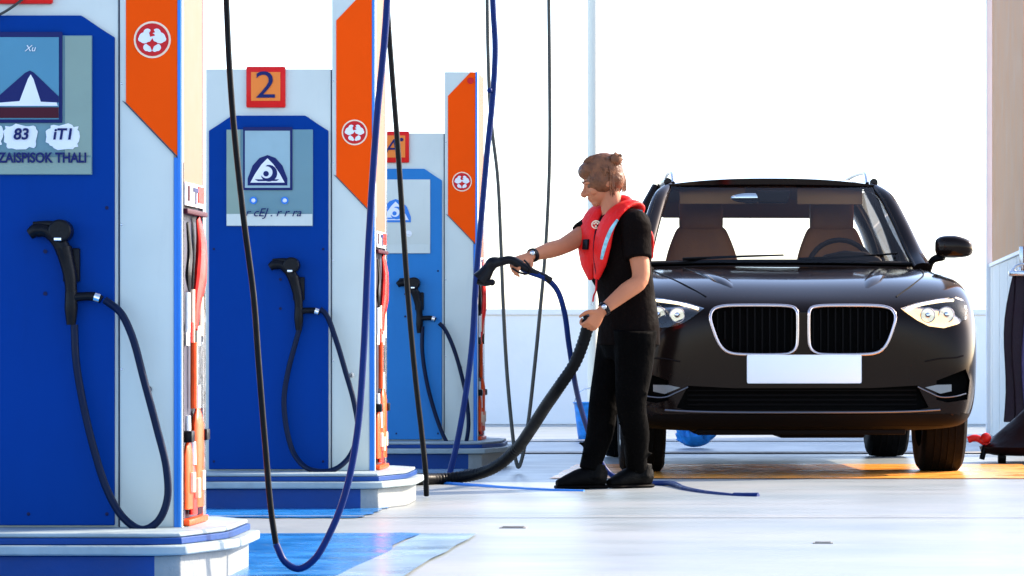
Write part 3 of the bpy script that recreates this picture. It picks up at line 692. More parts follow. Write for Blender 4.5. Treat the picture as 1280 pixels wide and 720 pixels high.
for (y, pr) in ST:
    ring = [bm.verts.new((x, y, z)) for x, z in pr] + [bm.verts.new((-x, y, z)) for x, z in reversed(pr[1:-1])]
    rows.append(ring)
n = len(rows[0])
for a, b in zip(rows, rows[1:]):
    for i in range(n): bm.faces.new((a[i], a[(i+1) % n], b[(i+1) % n], b[i]))
def endcap(ring, flip, yc):
    k = 9
    # strips between left and right halves
    for i in range(0, 8):
        r0, r1 = ring[i], ring[i+1]
        l0 = ring[(n-i) % n]; l1 = ring[(n-i-1) % n]
        vs = []
        for v in (r0, r1, l1, l0):
            if v not in vs: vs.append(v)
        if len(vs) >= 3: bm.faces.new(vs)
endcap(rows[0], False, 0); endcap(rows[-1], True, 4.64)
bmesh.ops.recalc_face_normals(bm, faces=bm.faces)

KID = lambda s: [(s*a, b) for a, b in [(.030,.84),(.036,.868),(.06,.885),(.14,.892),(.36,.892),(.44,.883),(.474,.862),(.484,.825),(.470,.770),(.445,.705),(.415,.664),(.375,.644),(.30,.637),(.12,.637),(.065,.646),(.038,.672),(.030,.72)]]
def smoothpoly(pts, n=4):
    N = len(pts); out = []
    P3 = [Vector((p[0], p[1], 0)) for p in pts]
    for i in range(N):
        p0, p1, p2, p3 = P3[i-1], P3[i], P3[(i+1) % N], P3[(i+2) % N]
        for k in range(n):
            t_ = k/n
            v = .5*((2*p1)+(p2-p0)*t_+(2*p0-5*p1+4*p2-p3)*t_*t_+(3*p1-p0-3*p2+p3)*t_**3); out.append((v.x, v.y))
    return out
INTAKE = [(-.60,.475),(-.36,.462),(.36,.462),(.60,.475),(.66,.36),(.60,.345),(-.60,.345),(-.66,.36)]
CURT = lambda s: [(s*a, b) for a, b in [(.70,.50),(.86,.56),(.885,.50),(.87,.40),(.76,.385),(.70,.40)]]

def cutters():
    c = NB()
    for s in (1,-1):
        prism(c, smoothpoly(KID(s), 3), -.3, .11, 1)
        prism(c, CURT(s), -.3, .22, 1)
    prism(c, INTAKE, -.3, .14, 1)
    for yw in (.86, 3.72):
        for s in (1,-1):
            r = bmesh.ops.create_cone(c, cap_ends=True, segments=48, radius1=.415, radius2=.415, depth=.34)
            for v in r['verts']: v.co = Vector((s*(.82)+v.co.z, yw+v.co.x, .37+v.co.y))
            for f in {f for v in r['verts'] for f in v.link_faces}: f.material_index = 1
    bmesh.ops.recalc_face_normals(c, faces=c.faces)
    return c
cm = bpy.data.meshes.new('cut'); cc = cutters(); cc.to_mesh(cm); cc.free()
cm.materials.append(M['paint']); cm.materials.append(M['carplast'])
cutter = bpy.data.objects.new('cut', cm); C.objects.link(cutter)
me0 = bpy.data.meshes.new('tmpbody'); bm.to_mesh(me0); bm.free(); me0.materials.append(M['paint']); me0.materials.append(M['carplast'])
bo = bpy.data.objects.new('tmpbody', me0); C.objects.link(bo)
sb = bo.modifiers.new('s', 'SUBSURF'); sb.levels = 3; sb.render_levels = 3
dg = bpy.context.evaluated_depsgraph_get()
sub = bpy.data.meshes.new_from_object(bo.evaluated_get(dg))
BV = BVHTree.FromPolygons([v.co.copy() for v in sub.vertices], [tuple(p.vertices) for p in sub.polygons])
bl = bo.modifiers.new('b', 'BOOLEAN'); bl.operation = 'DIFFERENCE'; bl.object = cutter; bl.solver = 'EXACT'; bl.use_self = True
try: bl.material_mode = 'INDEX'
except Exception: pass
dg = bpy.context.evaluated_depsgraph_get()
body = bpy.data.meshes.new_from_object(bo.evaluated_get(dg)); body.name = 'body'
bpy.data.objects.remove(bo); bpy.data.objects.remove(cutter); bpy.data.meshes.remove(me0)
if len(body.materials) == 0: body.materials.append(M['paint']); body.materials.append(M['carplast'])
for p_ in body.polygons:
    if p_.center.z < .325 or (p_.center.z < .37 and p_.center.y > .5): p_.material_index = 1
body.shade_smooth(); body.set_sharp_from_angle(angle=R(32))
ob = bpy.data.objects.new('body', body); C.objects.link(ob); ob.parent = car
print('body polys', len(body.polygons), [m.name for m in body.materials])

def fy(x, z):
    h = BV.ray_cast(Vector((x, -2, z)), Vector((0,1,0)))
    return h[0].y if h[0] else 0.25
def ty(x, y):
    h = BV.ray_cast(Vector((x, y, 3)), Vector((0,0,-1)))
    return h[0].z if h[0] else 1.0
def sxx(s, y, z):
    h = BV.ray_cast(Vector((s*3, y, z)), Vector((-s,0,0)))
    return h[0].x if h[0] else s*.94
def decal(name, outline, off, thick, m, parent=car, step=.03, bev=0):
    """shell following the car's nose; outline in (x,z)"""
    bm = NB(); f = bm.faces.new([bm.verts.new((x, 0, z)) for x, z in outline])
    xs = [p[0] for p in outline]; zs = [p[1] for p in outline]
    a = min(xs)+step
    while a < max(xs):
        bmesh.ops.bisect_plane(bm, geom=bm.verts[:]+bm.edges[:]+bm.faces[:], plane_co=(a,0,0), plane_no=(1,0,0)); a += step
    a = min(zs)+step
    while a < max(zs):
        bmesh.ops.bisect_plane(bm, geom=bm.verts[:]+bm.edges[:]+bm.faces[:], plane_co=(0,0,a), plane_no=(0,0,1)); a += step
    for v in bm.verts: v.co.y = fy(v.co.x, v.co.z)-off
    r = bmesh.ops.extrude_face_region(bm, geom=bm.faces[:])
    for v in [g_ for g_ in r['geom'] if isinstance(g_, bmesh.types.BMVert)]: v.co.y += thick
    return obj(name, bm, m, parent, smooth=30)

# kidney grilles
for s in (1,-1):
    kp = smoothpoly(KID(s), 4)
    bm = NB(); ring = [Vector((x, fy(x, z)-.004, z)) for x, z in kp]
    tube(bm, ring, .0095, 10, closed=True, up=(0,1,0))
    gr = obj('grille', bm, M['ring'], car, smooth=80)
    bm = NB()
    for k in range(11):
        x = s*(.055+k*.039); zt = .884 if k < 9 else .870; zb_ = .642 if k < 8 else .66+.05*(k-8)
        if k == 0: zb_, zt = .65, .875
        yy = fy(x, .76)+.035
        bx(bm, x-.0045, x+.0045, yy, yy+.05, zb_+.004, zt-.006)
    obj('grille_slats', bm, M['carplast'], gr, bevel=.002)
# badge: plain round emblem above the grilles
bm = NB(); yb = fy(0,.90); 
# number plate (blank white) on a black holder
pb = NB(); bx(pb, -.262,.262,-.030,-.018,.485,.632,.003); pl = obj('plate_holder', pb, M['carplast'], car)
pb = NB(); bx(pb, -.296,.302,-.040,-.0305,.487,.636,.008); obj('number_plate', pb, M['plate'], car)
# lower grille bars, trim line, skid plate
bm = NB()
for z in (.375,.40,.425,.45): 
    pts_ = [Vector((x, fy(x, z)+.05, z)) for x in [i*.06-.6 for i in range(21)]]; tube(bm, pts_, .006, 6, 1)
obj('lower_grille', bm, M['carplast'], car)
bm = NB(); pts_ = [Vector((x, fy(x, .335)-.006, .335+.02*(abs(x)/.8)**4)) for x in [i*.08-.72 for i in range(19)]]; tube(bm, pts_, .006, 8, 2); obj('bumper_trim', bm, M['rim'], car)
decal('lower_valance', [(-.78,.325),(.78,.325),(.74,.262),(-.74,.262)], .004, .02, M['carplast'], step=.06)
bm = NB(); bx(bm, -.55,.55,.12,.9,.215,.262,.01); bx(bm,-.30,.30,1.0,4.2,.21,.25,.01); bx(bm,-.1,.35,.3,.9,.195,.23,.01); obj('underbody', bm, M['carplast'], car)
# headlights
HL = lambda s: [(s*a, b) for a, b in [(.515,.878),(.60,.905),(.72,.928),(.825,.940),(.868,.925),(.878,.88),(.870,.825),(.815,.795),(.74,.775),(.66,.785),(.60,.815),(.55,.850)]]
for s in (1,-1):
    o1 = HL(s) if s > 0 else list(reversed(HL(s)))
    hl = decal('headlight', o1, .003, .02, M['lampglare'] if s > 0 else M['lampdark'])
    cxl = s*.60
    for (lx, lz, lr) in ((.655,.842,.036),(.755,.845,.038)):
        yb = fy(s*lx, lz)-.004
        bm = NB(); tube(bm, [(s*lx, yb+.012, lz),(s*lx, yb-.010, lz)], [lr*.7,lr], 24, 1); lo = obj('lamp_reflector', bm, M['lampref'], hl)
        bm = NB(); ball(bm, (s*lx, yb-.010, lz), lr*.40, 16, (1,.5,1)); obj('lamp_bulb', bm, M['chrome'], hl)
        bm = NB(); tube(bm, [(s*lx+lr*1.05*math.cos(a), yb-.013, lz+lr*1.05*math.sin(a)) for a in (2*math.pi*k/24 for k in range(24))], .003, 8, closed=True, up=(0,1,0)); obj('lamp_ring', bm, M['ring'], hl)
    st_pts = [(.545,.875),(.62,.897),(.72,.915),(.805,.922)]
    bm = NB(); tube(bm, [Vector((s*a, fy(s*a, b)-.012, b)) for a, b in st_pts], .0065, 8, 4); obj('glint_strip', bm, M['lampglint'] , hl)
    decal('amber_reflector', [(s*.825,.83),(s*.862,.84),(s*.865,.90),(s*.835,.91)] if s > 0 else [(s*.835,.91),(s*.865,.90),(s*.862,.84),(s*.825,.83)], .008, .004, M['lampref'], hl)
    decal('lens', o1, .022, .004, M['lens'], hl)
    # fog lamp and its bright blade
    fo = [(s*.64,.465),(s*.70,.478),(s*.78,.480),(s*.78,.445),(s*.72,.432)]
    if s < 0: fo.reverse()
    fg = decal('fog_lamp', fo, .005, .012, M['rim'])
    bm = NB(); tube(bm, [Vector((s*a, fy(s*a, b)-.008, b)) for a, b in ((.60,.468),(.66,.440),(.72,.415),(.80,.418),(.86,.432))], .0038, 8, 4); obj('fog_lamp_blade', bm, M['rim'], fg)
    bm = NB(); tube(bm, [Vector((s*a, fy(s*a, b)-.004, b)) for a, b in ((.64,.60),(.72,.615),(.80,.62),(.845,.63))], .004, 8, 4); obj('bumper_crease', bm, M['paint'], car)

# bonnet cut lines and raised ridges
for s in (1,-1):
    bm = NB(); pts_ = []
    for y, x in ((.13,.50),(.3,.60),(.6,.69),(1.0,.735),(1.4,.765)):
        pts_.append(Vector((s*x, y, ty(s*x, y)+.001)))
    tube(bm, pts_, .0045, 6, 5); obj('bonnet_seam', bm, M['carplast'], car)
    bm = NB(); pts_ = []
    for y, x in ((.12,.30),(.4,.40),(.8,.47),(1.45,.55)):
        pts_.append(Vector((s*x, y, ty(s*x, y)-.006)))
    tube(bm, pts_, [.006,.018,.018,.010], 10, 6, ry=[.012,.05,.05,.03]); obj('bonnet_ridge', bm, M['paint'], car)
# cowl and wipers
bm = NB(); pts_ = [Vector((x, 1.60-.10*(1-(x/.8)**2)*0-.0, 1.150-.012*(x/.76)**2)) for x in [i*.1-.75 for i in range(16)]]
tube(bm, pts_, .016, 10, 2, ry=.05, up=(0,0,1)); obj('cowl', bm, M['carplast'], car)
for (x0, x1, z1) in ((.1,.66,1.20),(-.55,.02,1.19)):
    bm = NB(); tube(bm, [Vector((x0,1.56,1.165)),Vector(((x0+x1)/2,1.60,1.180)),Vector((x1,1.625,z1))], [.010,.007,.005], 8, 4); obj('wiper', bm, M['carplast'], car)

# greenhouse
def wsx(t_, s): return s*(.765+(.600-.765)*t_)
WB = [( .765,1.60,1.145),( .600,2.30,1.600)]
def roofpt(u, v):  # u -1..1, v 0..1
    y = 2.28+v*1.95
    wv = .605+.02*math.sin(math.pi*v)-.035*v
    z = 1.600+.060*math.sin(math.pi*min(1, v*.9+.05))*1.0-.02*v
    return Vector((u*wv, y-.08*(1-u*u)*(1-v), z+.035*(1-abs(u)**2.4)))
bm = NB(); NU, NV = 20, 16
gv = [[bm.verts.new(roofpt(-1+2*i/NU, j/NV)) for i in range(NU+1)] for j in range(NV+1)]
for j in range(NV):
    for i in range(NU): bm.faces.new((gv[j][i], gv[j][i+1], gv[j+1][i+1], gv[j+1][i]))
bmesh.ops.recalc_face_normals(bm, faces=bm.faces)
r = bmesh.ops.solidify(bm, geom=bm.faces[:], thickness=.035)
obj('roof', bm, M['paint'], car, smooth=40)
bm = NB()
gv = [[bm.verts.new(roofpt((-1+2*i/NU)*.96, j/NV)-Vector((0,-.02,.045))) for i in range(NU+1)] for j in range(NV+1)]
for j in range(NV):
    for i in range(NU): bm.faces.new((gv[j][i], gv[j][i+1], gv[j+1][i+1], gv[j+1][i]))
bmesh.ops.solidify(bm, geom=bm.faces[:], thickness=.006); obj('roof_lining', bm, M['lining'], car)
for s in (1,-1):
    bm = NB(); tube(bm, [(s*.79,1.50,1.115),(s*.765,1.66,1.19),(s*.700,1.95,1.40),(s*.645,2.16,1.54),(s*.590,2.33,1.598)], [.056,.050,.046,.042,.030], 12, 6, ry=[.034,.030,.028,.028,.028], up=(1,0,0)); obj('front_pillar', bm, M['paint'], car, smooth=60)
    bm = NB(); tube(bm, [(s*.85,2.95,1.08),(s*.745,2.98,1.40),(s*.63,3.0,1.625)], [.07,.065,.055], 10, 5, ry=[.045,.04,.035], up=(0,1,0)); obj('middle_pillar', bm, M['paint'], car, smooth=60)
    bm = NB(); tube(bm, [(s*.83,4.20,1.10),(s*.73,4.12,1.40),(s*.60,4.05,1.62)], [.24,.19,.14], 10, 5, ry=[.05,.045,.04], up=(0,1,0)); obj('rear_pillar', bm, M['paint'], car, smooth=60)
    bm = NB(); pts_ = [Vector((s*.598,2.34,1.628))]+[roofpt(s*1.0, v)+Vector((s*.004,0,0)) for v in (.1,.3,.5,.7,.9,1)]
    tube(bm, pts_, .024, 10, 4); obj('roof_side', bm, M['paint'], car, smooth=60)
    # roof rail
    bm = NB(); pts_ = [roofpt(s*.93, .06)+Vector((0,0,.0)), roofpt(s*.93, .12)+Vector((0,0,.045)), roofpt(s*.93,.3)+Vector((0,0,.05)), roofpt(s*.93,.7)+Vector((0,0,.05)), roofpt(s*.93,.9)+Vector((0,0,.045)), roofpt(s*.93,.96)]
    tube(bm, pts_, .011, 8, 4); obj('roof_rail', bm, M['steel'], car)
    # side windows
    for (ya, yb_, yta, ytb) in ((1.75,2.93,2.30,2.96),(2.98,4.05,3.02,3.98)):
        bm = NB(); vs_ = [bm.verts.new(p) for p in ((s*.855,ya,1.07),(s*.855,yb_,1.09),(s*.632,ytb,1.62),(s*.630,yta,1.60))]
        bm.faces.new(vs_); bmesh.ops.solidify(bm, geom=bm.faces[:], thickness=.004); obj('side_window', bm, M['tint'], car)
# windscreen
bm = NB(); NU, NV = 16, 8; gv = []
for j in range(NV+1):
    t_ = j/NV; row = []
    for i in range(NU+1):
        u = -1+2*i/NU; x = u*(.765+(.595-.765)*t_)
        row.append(bm.verts.new((x, 1.60+.70*t_-.09*(1-u*u)*(1-t_*.4), 1.145+(.470+.02*(1-u*u))*t_+.018*math.sin(math.pi*t_))))
    gv.append(row)
for j in range(NV):
    for i in range(NU): bm.faces.new((gv[j][i], gv[j][i+1], gv[j+1][i+1], gv[j+1][i]))
bmesh.ops.recalc_face_normals(bm, faces=bm.faces)
wso = obj('windscreen', bm, M['glass'], car, smooth=60)
bm = NB(); prism(bm, [(-.10,1.575),(.10,1.575),(.085,1.50),(-.085,1.50)], 2.16,2.20); obj('sensor_housing', bm, M['dash'], wso, bevel=.01)
bm = NB(); ball(bm, (-.13,2.18,1.530), .1, 20, (1.15,.15,.30)); obj('rear_view_mirror', bm, M['chrome'], wso)
bm = NB(); vs_ = [bm.verts.new(p) for p in ((-.60,4.50,1.12),(.60,4.50,1.12),(.54,4.20,1.56),(-.54,4.20,1.56))]; bm.faces.new(vs_); bmesh.ops.solidify(bm, geom=bm.faces[:], thickness=.004); obj('rear_window', bm, M['glass'], car)
bm = NB(); bx(bm, -.56,.56,4.08,4.16,1.475,1.61,.02); obj('rear_header', bm, M['lining'], car)
for s in (1,-1):
    bm = NB(); bx(bm, s*.34-.19,s*.34+.19,2.33,2.35,1.50,1.60,.006); obj('sun_visor', bm, M['lining'], car)
# interior
def soft_box(x0,x1,y0,y1,z0,z1,bev): 
    b_ = NB(); bx(b_, x0,x1,y0,y1,z0,z1); es = b_.edges[:]; bmesh.ops.bevel(b_, geom=es, offset=bev, segments=4, affect='EDGES', profile=.6); return b_
for s in (1,-1):
    st_ = NB()
    zs_ = [(.95,.24),(1.10,.235),(1.22,.215),(1.34,.165),(1.40,.135)]
    rg = []
    for (z, w_) in zs_:
        yy = 2.62+(z-.95)*.25
        rg.append([st_.verts.new((s*.385+dx*w_, yy+dy, z)) for dx, dy in ((-1,-.02),(-.85,-.07),(0,-.045),(.85,-.07),(1,-.02),(.9,.07),(0,.08),(-.9,.07))])
    for a, b in zip(rg, rg[1:]):
        for i in range(8): st_.faces.new((a[i], a[(i+1) % 8], b[(i+1) % 8], b[i]))
    st_.faces.new(rg[0][::-1]); st_.faces.new(rg[-1])
    so_ = obj('front_seat', st_, M['seat'], car, smooth=70)
    so_.modifiers.new('s', 'SUBSURF').render_levels = 2
    hb = soft_box(s*.385-.128, s*.385+.128, 2.66, 2.80, 1.355, 1.545, .04); obj('headrest', hb, M['seat'], so_, smooth=60)
    for px_ in (-.05,.05):
        b_ = NB(); tube(b_, [(s*.385+px_,2.73,1.33),(s*.385+px_,2.73,1.40)], .006, 8, 1); obj('headrest_stem', b_, M['chrome'], so_)
bm = NB(); bx(bm, -.74,.74,1.78,2.1,1.095,1.145,.02); obj('dashboard', bm, M['dash'], car)
bm = NB(); prism(bm, [(.20,1.14),(.62,1.14),(.58,1.185),(.50,1.215),(.38,1.222),(.28,1.20)], 1.85,2.0); obj('instrument_hood', bm, M['dash'], car, bevel=.01)
bm = NB(); tube(bm, [(.385+.19*math.cos(a), 2.12+.19*math.sin(a)*.35, 1.10+.19*math.sin(a)) for a in (2*math.pi*k/32 for k in range(32))], .015, 8, closed=True, up=(0,1,0)); obj('steering_wheel', bm, M['dash'], car)
for x_ in (-.42,.42): obj('rear_headrest', soft_box(x_-.12,x_+.12,3.62,3.72,1.10,1.25,.04), M['seat'], car, smooth=60)
# mirrors
for s in (1,-1):
    bm = NB(); ball(bm, (s*.985,1.66,1.235), .1, 20)
    for v in bm.verts:
        p = (v.co-Vector((s*.985,1.66,1.235)))*10; se = lambda a, e: math.copysign(abs(a)**e, a)
        k = Vector((se(p.x,.62)*.108, se(p.y,.8)*.085, se(p.z,.55)*.064))
        if k.x*s > 0: k.z = k.z*(1-.22*(k.x*s/.108)) - .010*(k.x*s/.108)
        
        v.co = Vector((s*.985,1.66,1.240))+k
    mo = obj('side_mirror', bm, M['paint'], car, smooth=70)
    bm = NB(); tube(bm, [(s*.84,1.72,1.10),(s*.87,1.70,1.165),(s*.93,1.67,1.185)], [.022,.018,.02], 10, 4, ry=.03); obj('mirror_stem', bm, M['carplast'], mo)
    bm = NB(); bx(bm, s*.985-.085, s*.985+.085, 1.742,1.748,1.20,1.275,.002); obj('mirror_glass', bm, M['chrome'], mo)
    # doors handles and sills
    for yd_ in (2.75,3.85):
        bm = NB(); xh = sxx(s, yd_, .91)+s*.008; bx(bm, xh-.012,xh+.012,yd_-.13,yd_-.02,.90,.925,.006); obj('door_handle', bm, M['paint'], car)
    for yd_ in (1.78,2.90,3.98):
        bm = NB(); tube(bm, [Vector((sxx(s, yd_, z_)-s*.0015, yd_, z_)) for z_ in (.38,.5,.6,.7,.8,.9,1.0)], .003, 6, 2); obj('door_seam', bm, M['carplast'], car)
# wheels
def wheel(x, y, s):
    bm = NB(); prof = [(.235,-.11),(.30,-.122),(.345,-.118),(.368,-.100),(.372,-.05),(.372,0),(.372,.05),(.368,.10),(.345,.118),(.30,.122),(.235,.11)]
    seg = 56; rg = []
    for k in range(seg):
        a = 2*math.pi*k/seg
        rg.append([bm.verts.new((x+w_*1.0, y+rr*math.cos(a), .372+rr*math.sin(a))) for rr, w_ in prof])
    for k in range(seg):
        a, b = rg[k], rg[(k+1) % seg]
        for i in range(len(prof)-1): bm.faces.new((a[i], a[i+1], b[i+1], b[i]))
        bm.faces.new((a[-1], a[0], b[0], b[-1]))
    wo = obj('wheel', bm, M['tyre'], car, smooth=40)
    bm = NB()
    for w_ in (-.055,-.018,.018,.055):
        tube(bm, [(x+w_, y+.3735*math.cos(a), .3735+.3735*math.sin(a)) for a in (2*math.pi*k/48 for k in range(48))], .004, 6, closed=True, up=(1,0,0))
    obj('tread', bm, M['carplast'], wo)
    bm = NB(); xo = x+s*.095
    tube(bm, [(x+s*.10*math.cos(0), y+.235*math.cos(a), .372+.235*math.sin(a)) for a in (2*math.pi*k/40 for k in range(40))], .014, 8, closed=True, up=(1,0,0))
    for k in range(5):
        a = 2*math.pi*k/5+.3
        for da in (-.10,.10):
            tube(bm, [(xo, y+.04*math.cos(a), .372+.04*math.sin(a)),(xo+s*.004, y+.23*math.cos(a+da), .372+.23*math.sin(a+da))], [.02,.014], 8, 1)
    tube(bm, [(xo-s*.03,y,.372),(xo+s*.012,y,.372)], .05, 16, 1)
    obj('rim', bm, M['rim'], wo)
    bm = NB(); tube(bm, [(x-.07,y,.372),(x+.07,y,.372)], .228, 32, 1); obj('wheel_hub', bm, M['carplast'], wo)
for yw in (.86, 3.72):
    for s in (1,-1): wheel(s*.808, yw, s)

# ---------------------------------------------------------------- person
D0 = 19.1
PB = Vector(((775-VX)*D0/F, D0, 0))           # point on the floor under the person
def voxel(bm, vox=.006, it=6, fac=.5):
    def setup(o):
        r = o.modifiers.new('r', 'REMESH'); r.mode = 'VOXEL'; r.voxel_size = vox; r.use_smooth_shade = True
        if it:
            k = o.modifiers.new('k', 'SMOOTH'); k.factor = fac; k.iterations = it
    bmesh.ops.translate(bm, vec=-PB, verts=bm.verts)
    return evaluated(bm, setup)
person = thing('person', 'person in red vest and black clothes, hair in a bun, holding out a spray gun', 'person', PB)
def pobj(name, me, m, parent=person):
    me.name = name
    me.materials.clear()
    me.materials.append(m); me.shade_smooth()
    o = bpy.data.objects.new(name, me); C.objects.link(o); o.parent = parent; return o
def at(px, py, D): return P(px, py, D)
f = Vector((-.80,-.60,0)); l = Vector((.60,-.80,0)); U = Vector((0,0,1))
pel, wai, che, uch, nek = at(786,412,19.10), at(783,370,19.10), at(774,315,19.10), at(771,284,19.10), at(765,262,19.10)
ls, rs = at(794,281,18.97), at(745,285,19.22)
le, lw = at(800,350,18.90), at(752,389,18.80)
re_, rw = at(703,308,19.04), at(663,320,18.86)
# head frame
hf = Vector((-.92,-.24,-.33)).normalized(); hl_ = U.cross(hf).normalized(); hu = hf.cross(hl_).normalized()
hc = at(752,226,19.10)
def H(a, b, c): return hc+hf*a+hl_*b+hu*c
HR = Matrix((hf, hl_, hu)).transposed()

def hand(bm, W, d, nrm, sd, curl=(35,60,40), spread=.0, thumb=(.5,.6), sc=1.0):
    """palm + four unequal fingers + thumb; d wrist->knuckles, nrm palm side, sd thumb side"""
    d = d.normalized(); nrm = (nrm-d*nrm.dot(d)).normalized(); sd_ = (sd-d*sd.dot(d)-nrm*sd.dot(nrm)).normalized()
    K = W+d*.085*sc
    tube(bm, [W-d*.02, W+d*.015, W+d*.05*sc, K], [.024,.028,.038,.038], 12, 4, ry=[.019,.017,.014,.011], up=sd_)
    for i, (o_, L) in enumerate(((.029,.92),(.0105,1.0),(-.0085,.95),(-.0265,.76))):
        p = K+sd_*o_*sc-d*.006; ang = 0; pts = [p-d*.02, p]; lens = (.040*L*sc,.026*L*sc,.020*L*sc)
        for c_, ln in zip(curl, lens):
            ang += R(c_+i*3); dr = d*math.cos(ang)+nrm*math.sin(ang)+sd_*spread*(1.5-i)*.1
            p = p+dr*ln; pts.append(p)
        tube(bm, pts, [.0088,.0088,.0082,.0074,.0060], 10, 3)
        ball(bm, pts[-1], .0062, 8)
    T = W+d*.022*sc+sd_*.022
    t1 = T+(d*.55+sd_*.75+nrm*.3).normalized()*.035*sc; t2 = t1+(d*.8+sd_*thumb[0]*.4+nrm*thumb[1]).normalized()*.030*sc; t3 = t2+(d*.8-sd_*.15+nrm*thumb[1]*1.1).normalized()*.024*sc
    tube(bm, [W+d*.01+sd_*.008, T, t1, t2, t3], [.014,.0145,.0105,.0095,.007], 10, 3); ball(bm, t3, .0072, 8)

bm = NB()
tube(bm, [pel-U*.08, pel, wai, che, uch, nek+f*-.01-U*.005], [.10,.130,.125,.150,.145,.07], 20, 4, ry=[.08,.090,.095,.102,.09,.06], up=l)   # trunk
tube(bm, [nek-U*.05-f*.01, nek+U*.02+f*.0, H(-.02,0,-.055)], [.062,.054,.052], 16, 4, up=l)                      # neck
for a_, b_ in ((uch+l*.05, ls), (uch-l*.05, rs)): tube(bm, [a_-U*.0, b_], [.075,.060], 12, 1)
tube(bm, [ls, ls.lerp(le,.5)+f*-.004, le, le.lerp(lw,.35), le.lerp(lw,.75), lw], [.056,.048,.041,.041,.032,.0255], 16, 4, ry=[.056,.046,.040,.040,.030,.021])
tube(bm, [rs, rs.lerp(re_,.5), re_, re_.lerp(rw,.35), re_.lerp(rw,.75), rw], [.054,.047,.039,.040,.031,.025], 16, 4, ry=[.054,.046,.038,.038,.029,.021])
lhip, lkne, lank = at(794,412,19.00), at(791,505,19.04), at(796,588,19.24)
rhip, rkne, rank = at(775,412,19.20), at(757,503,19.14), at(737,584,19.12)
lank.z = .085; rank.z = .085
for hp, kn_, an in ((lhip,lkne,lank),(rhip,rkne,rank)):
    tube(bm, [hp, hp.lerp(kn_,.5), kn_, kn_.lerp(an,.35), an], [.060,.062,.050,.050,.032], 14, 4)
    tube(bm, [an, an+f*.03-U*.035, an+f*.06-U*.050], [.028,.024,.016], 10, 3)
# skull, jaw, nose, lips, chin, ears
ball(bm, H(-.012,0,.022), 1, 28, (.094,.074,.092), HR)
ball(bm, H(.028,0,-.035), 1, 24, (.060,.056,.070), HR)
ball(bm, H(.060,0,-.088), .022, 14)
tube(bm, [H(.076,0,.010),H(.093,0,-.018),H(.108,0,-.034),H(.094,0,-.044)], [.010,.011,.013,.012], 10, 4)
for b_ in (-1, 1):
    ball(bm, H(.088,b_*.011,-.038), .0095, 10)
    ball(bm, H(-.008,b_*.076,-.012), 1, 12, (.017,.008,.028), HR)
    tube(bm, [H(.080,b_*.010,.012),H(.079,b_*.032,.016),H(.066,b_*.052,.010)], [.007,.009,.008], 8, 3)
    ball(bm, H(.058,b_*.036,-.030), .024, 14)
tube(bm, [H(.070,-.022,-.062),H(.086,0,-.060),H(.070,.022,-.062)], [.005,.0075,.005], 8, 3)
tube(bm, [H(.068,-.020,-.071),H(.083,0,-.071),H(.068,.020,-.071)], [.005,.0080,.005], 8, 3)
# hands
rd = (at(643,329,18.79)-rw); 
hand(bm, rw, rd, Vector((-.35,.25,-.9)), Vector((-.1,-1,.1)), curl=(38,52,38))
ld = (at(741,404,18.79)-lw)
hand(bm, lw, ld, Vector((-.55,.80,.1)), Vector((-.8,-.5,.35)), curl=(48,62,40), thumb=(.3,.8))
body_me = voxel(bm, .0042, 3, .5)
pb_ = pobj('body', body_me, M['skin'])
# eyes, brows
for b_ in (-1, 1):
    bm = NB(); ball(bm, H(.0665,b_*.031,-.004), .0125, 14); eb = obj('eye', bm, M['eyew'], person, off=PB)
    bm = NB(); ball(bm, H(.0745,b_*.031,-.006), .0068, 10); obj('iris', bm, M['hair'], eb, off=PB)
    bm = NB(); tube(bm, [H(.085,b_*.014,.018),H(.084,b_*.034,.024),H(.070,b_*.050,.018)], [.003,.004,.002], 8, 3); obj('eyebrow', bm, M['hair'], person, off=PB)
# hair: cap plus strands swept back into a bun
bm = NB()
ball(bm, H(-.020,0,.040), 1, 30, (.100,.083,.090), HR)
ball(bm, H(-.050,0,-.002), 1, 24, (.062,.074,.072), HR)
for b_ in (-1, 1): ball(bm, H(.002,b_*.040,.008), 1, 20, (.074,.047,.066), HR)
ball(bm, H(.045,0,.066), 1, 20, (.052,.066,.044), HR)
bun = at(770,199,19.06)
hm = voxel(bm, .006, 4); hair = pobj('hair', hm, M['hair'])
bm = NB(); rnd = random.Random(11)
for i in range(150):
    side = rnd.choice((-1, 1)); a0 = rnd.uniform(-1, 1)
    # start near the fringe / jaw line, sweep over the skull to the bun
    th = rnd.uniform(-.35, 1.0)
    p0 = H(.085-.10*abs(a0)**1.5, side*abs(a0)*.082, .075-.085*abs(a0)*rnd.uniform(.6,1.15))
    p1 = H(.03-.05*abs(a0), side*(.03+.065*abs(a0)), .122-.085*abs(a0))
    p2 = H(-.055, side*(.02+.066*abs(a0))*rnd.uniform(.6,1), .115-.10*abs(a0))
    j = lambda: Vector((rnd.uniform(-.003,.003), rnd.uniform(-.003,.003), rnd.uniform(-.003,.003)))
    tube(bm, [p0+j(), p1+j(), p2+j(), bun-hf*-.01+j()*3], [.0018,.0042,.0048,.003], 5, 4)
for i in range(70):   # back and side hair falling to the nape
    b_ = rnd.uniform(-1, 1)
    p0 = H(-.05+.02*rnd.random(), b_*.06, .10); p1 = H(-.105+.07*abs(b_), b_*.088, .03); p2 = H(-.112+.10*abs(b_), b_*.086, -.035); p3 = H(-.095+.09*abs(b_), b_*.070, -.075-rnd.uniform(0,.015))
    tube(bm, [p0, p1, p2, p3+Vector((rnd.uniform(-.006,.006),)*3)], [.004,.0045,.004,.0012], 5, 4)
obj('hair_strands', bm, M['hair'], hair, off=PB)
bm = NB(); ball(bm, bun, .031, 16, (1,1,.95))
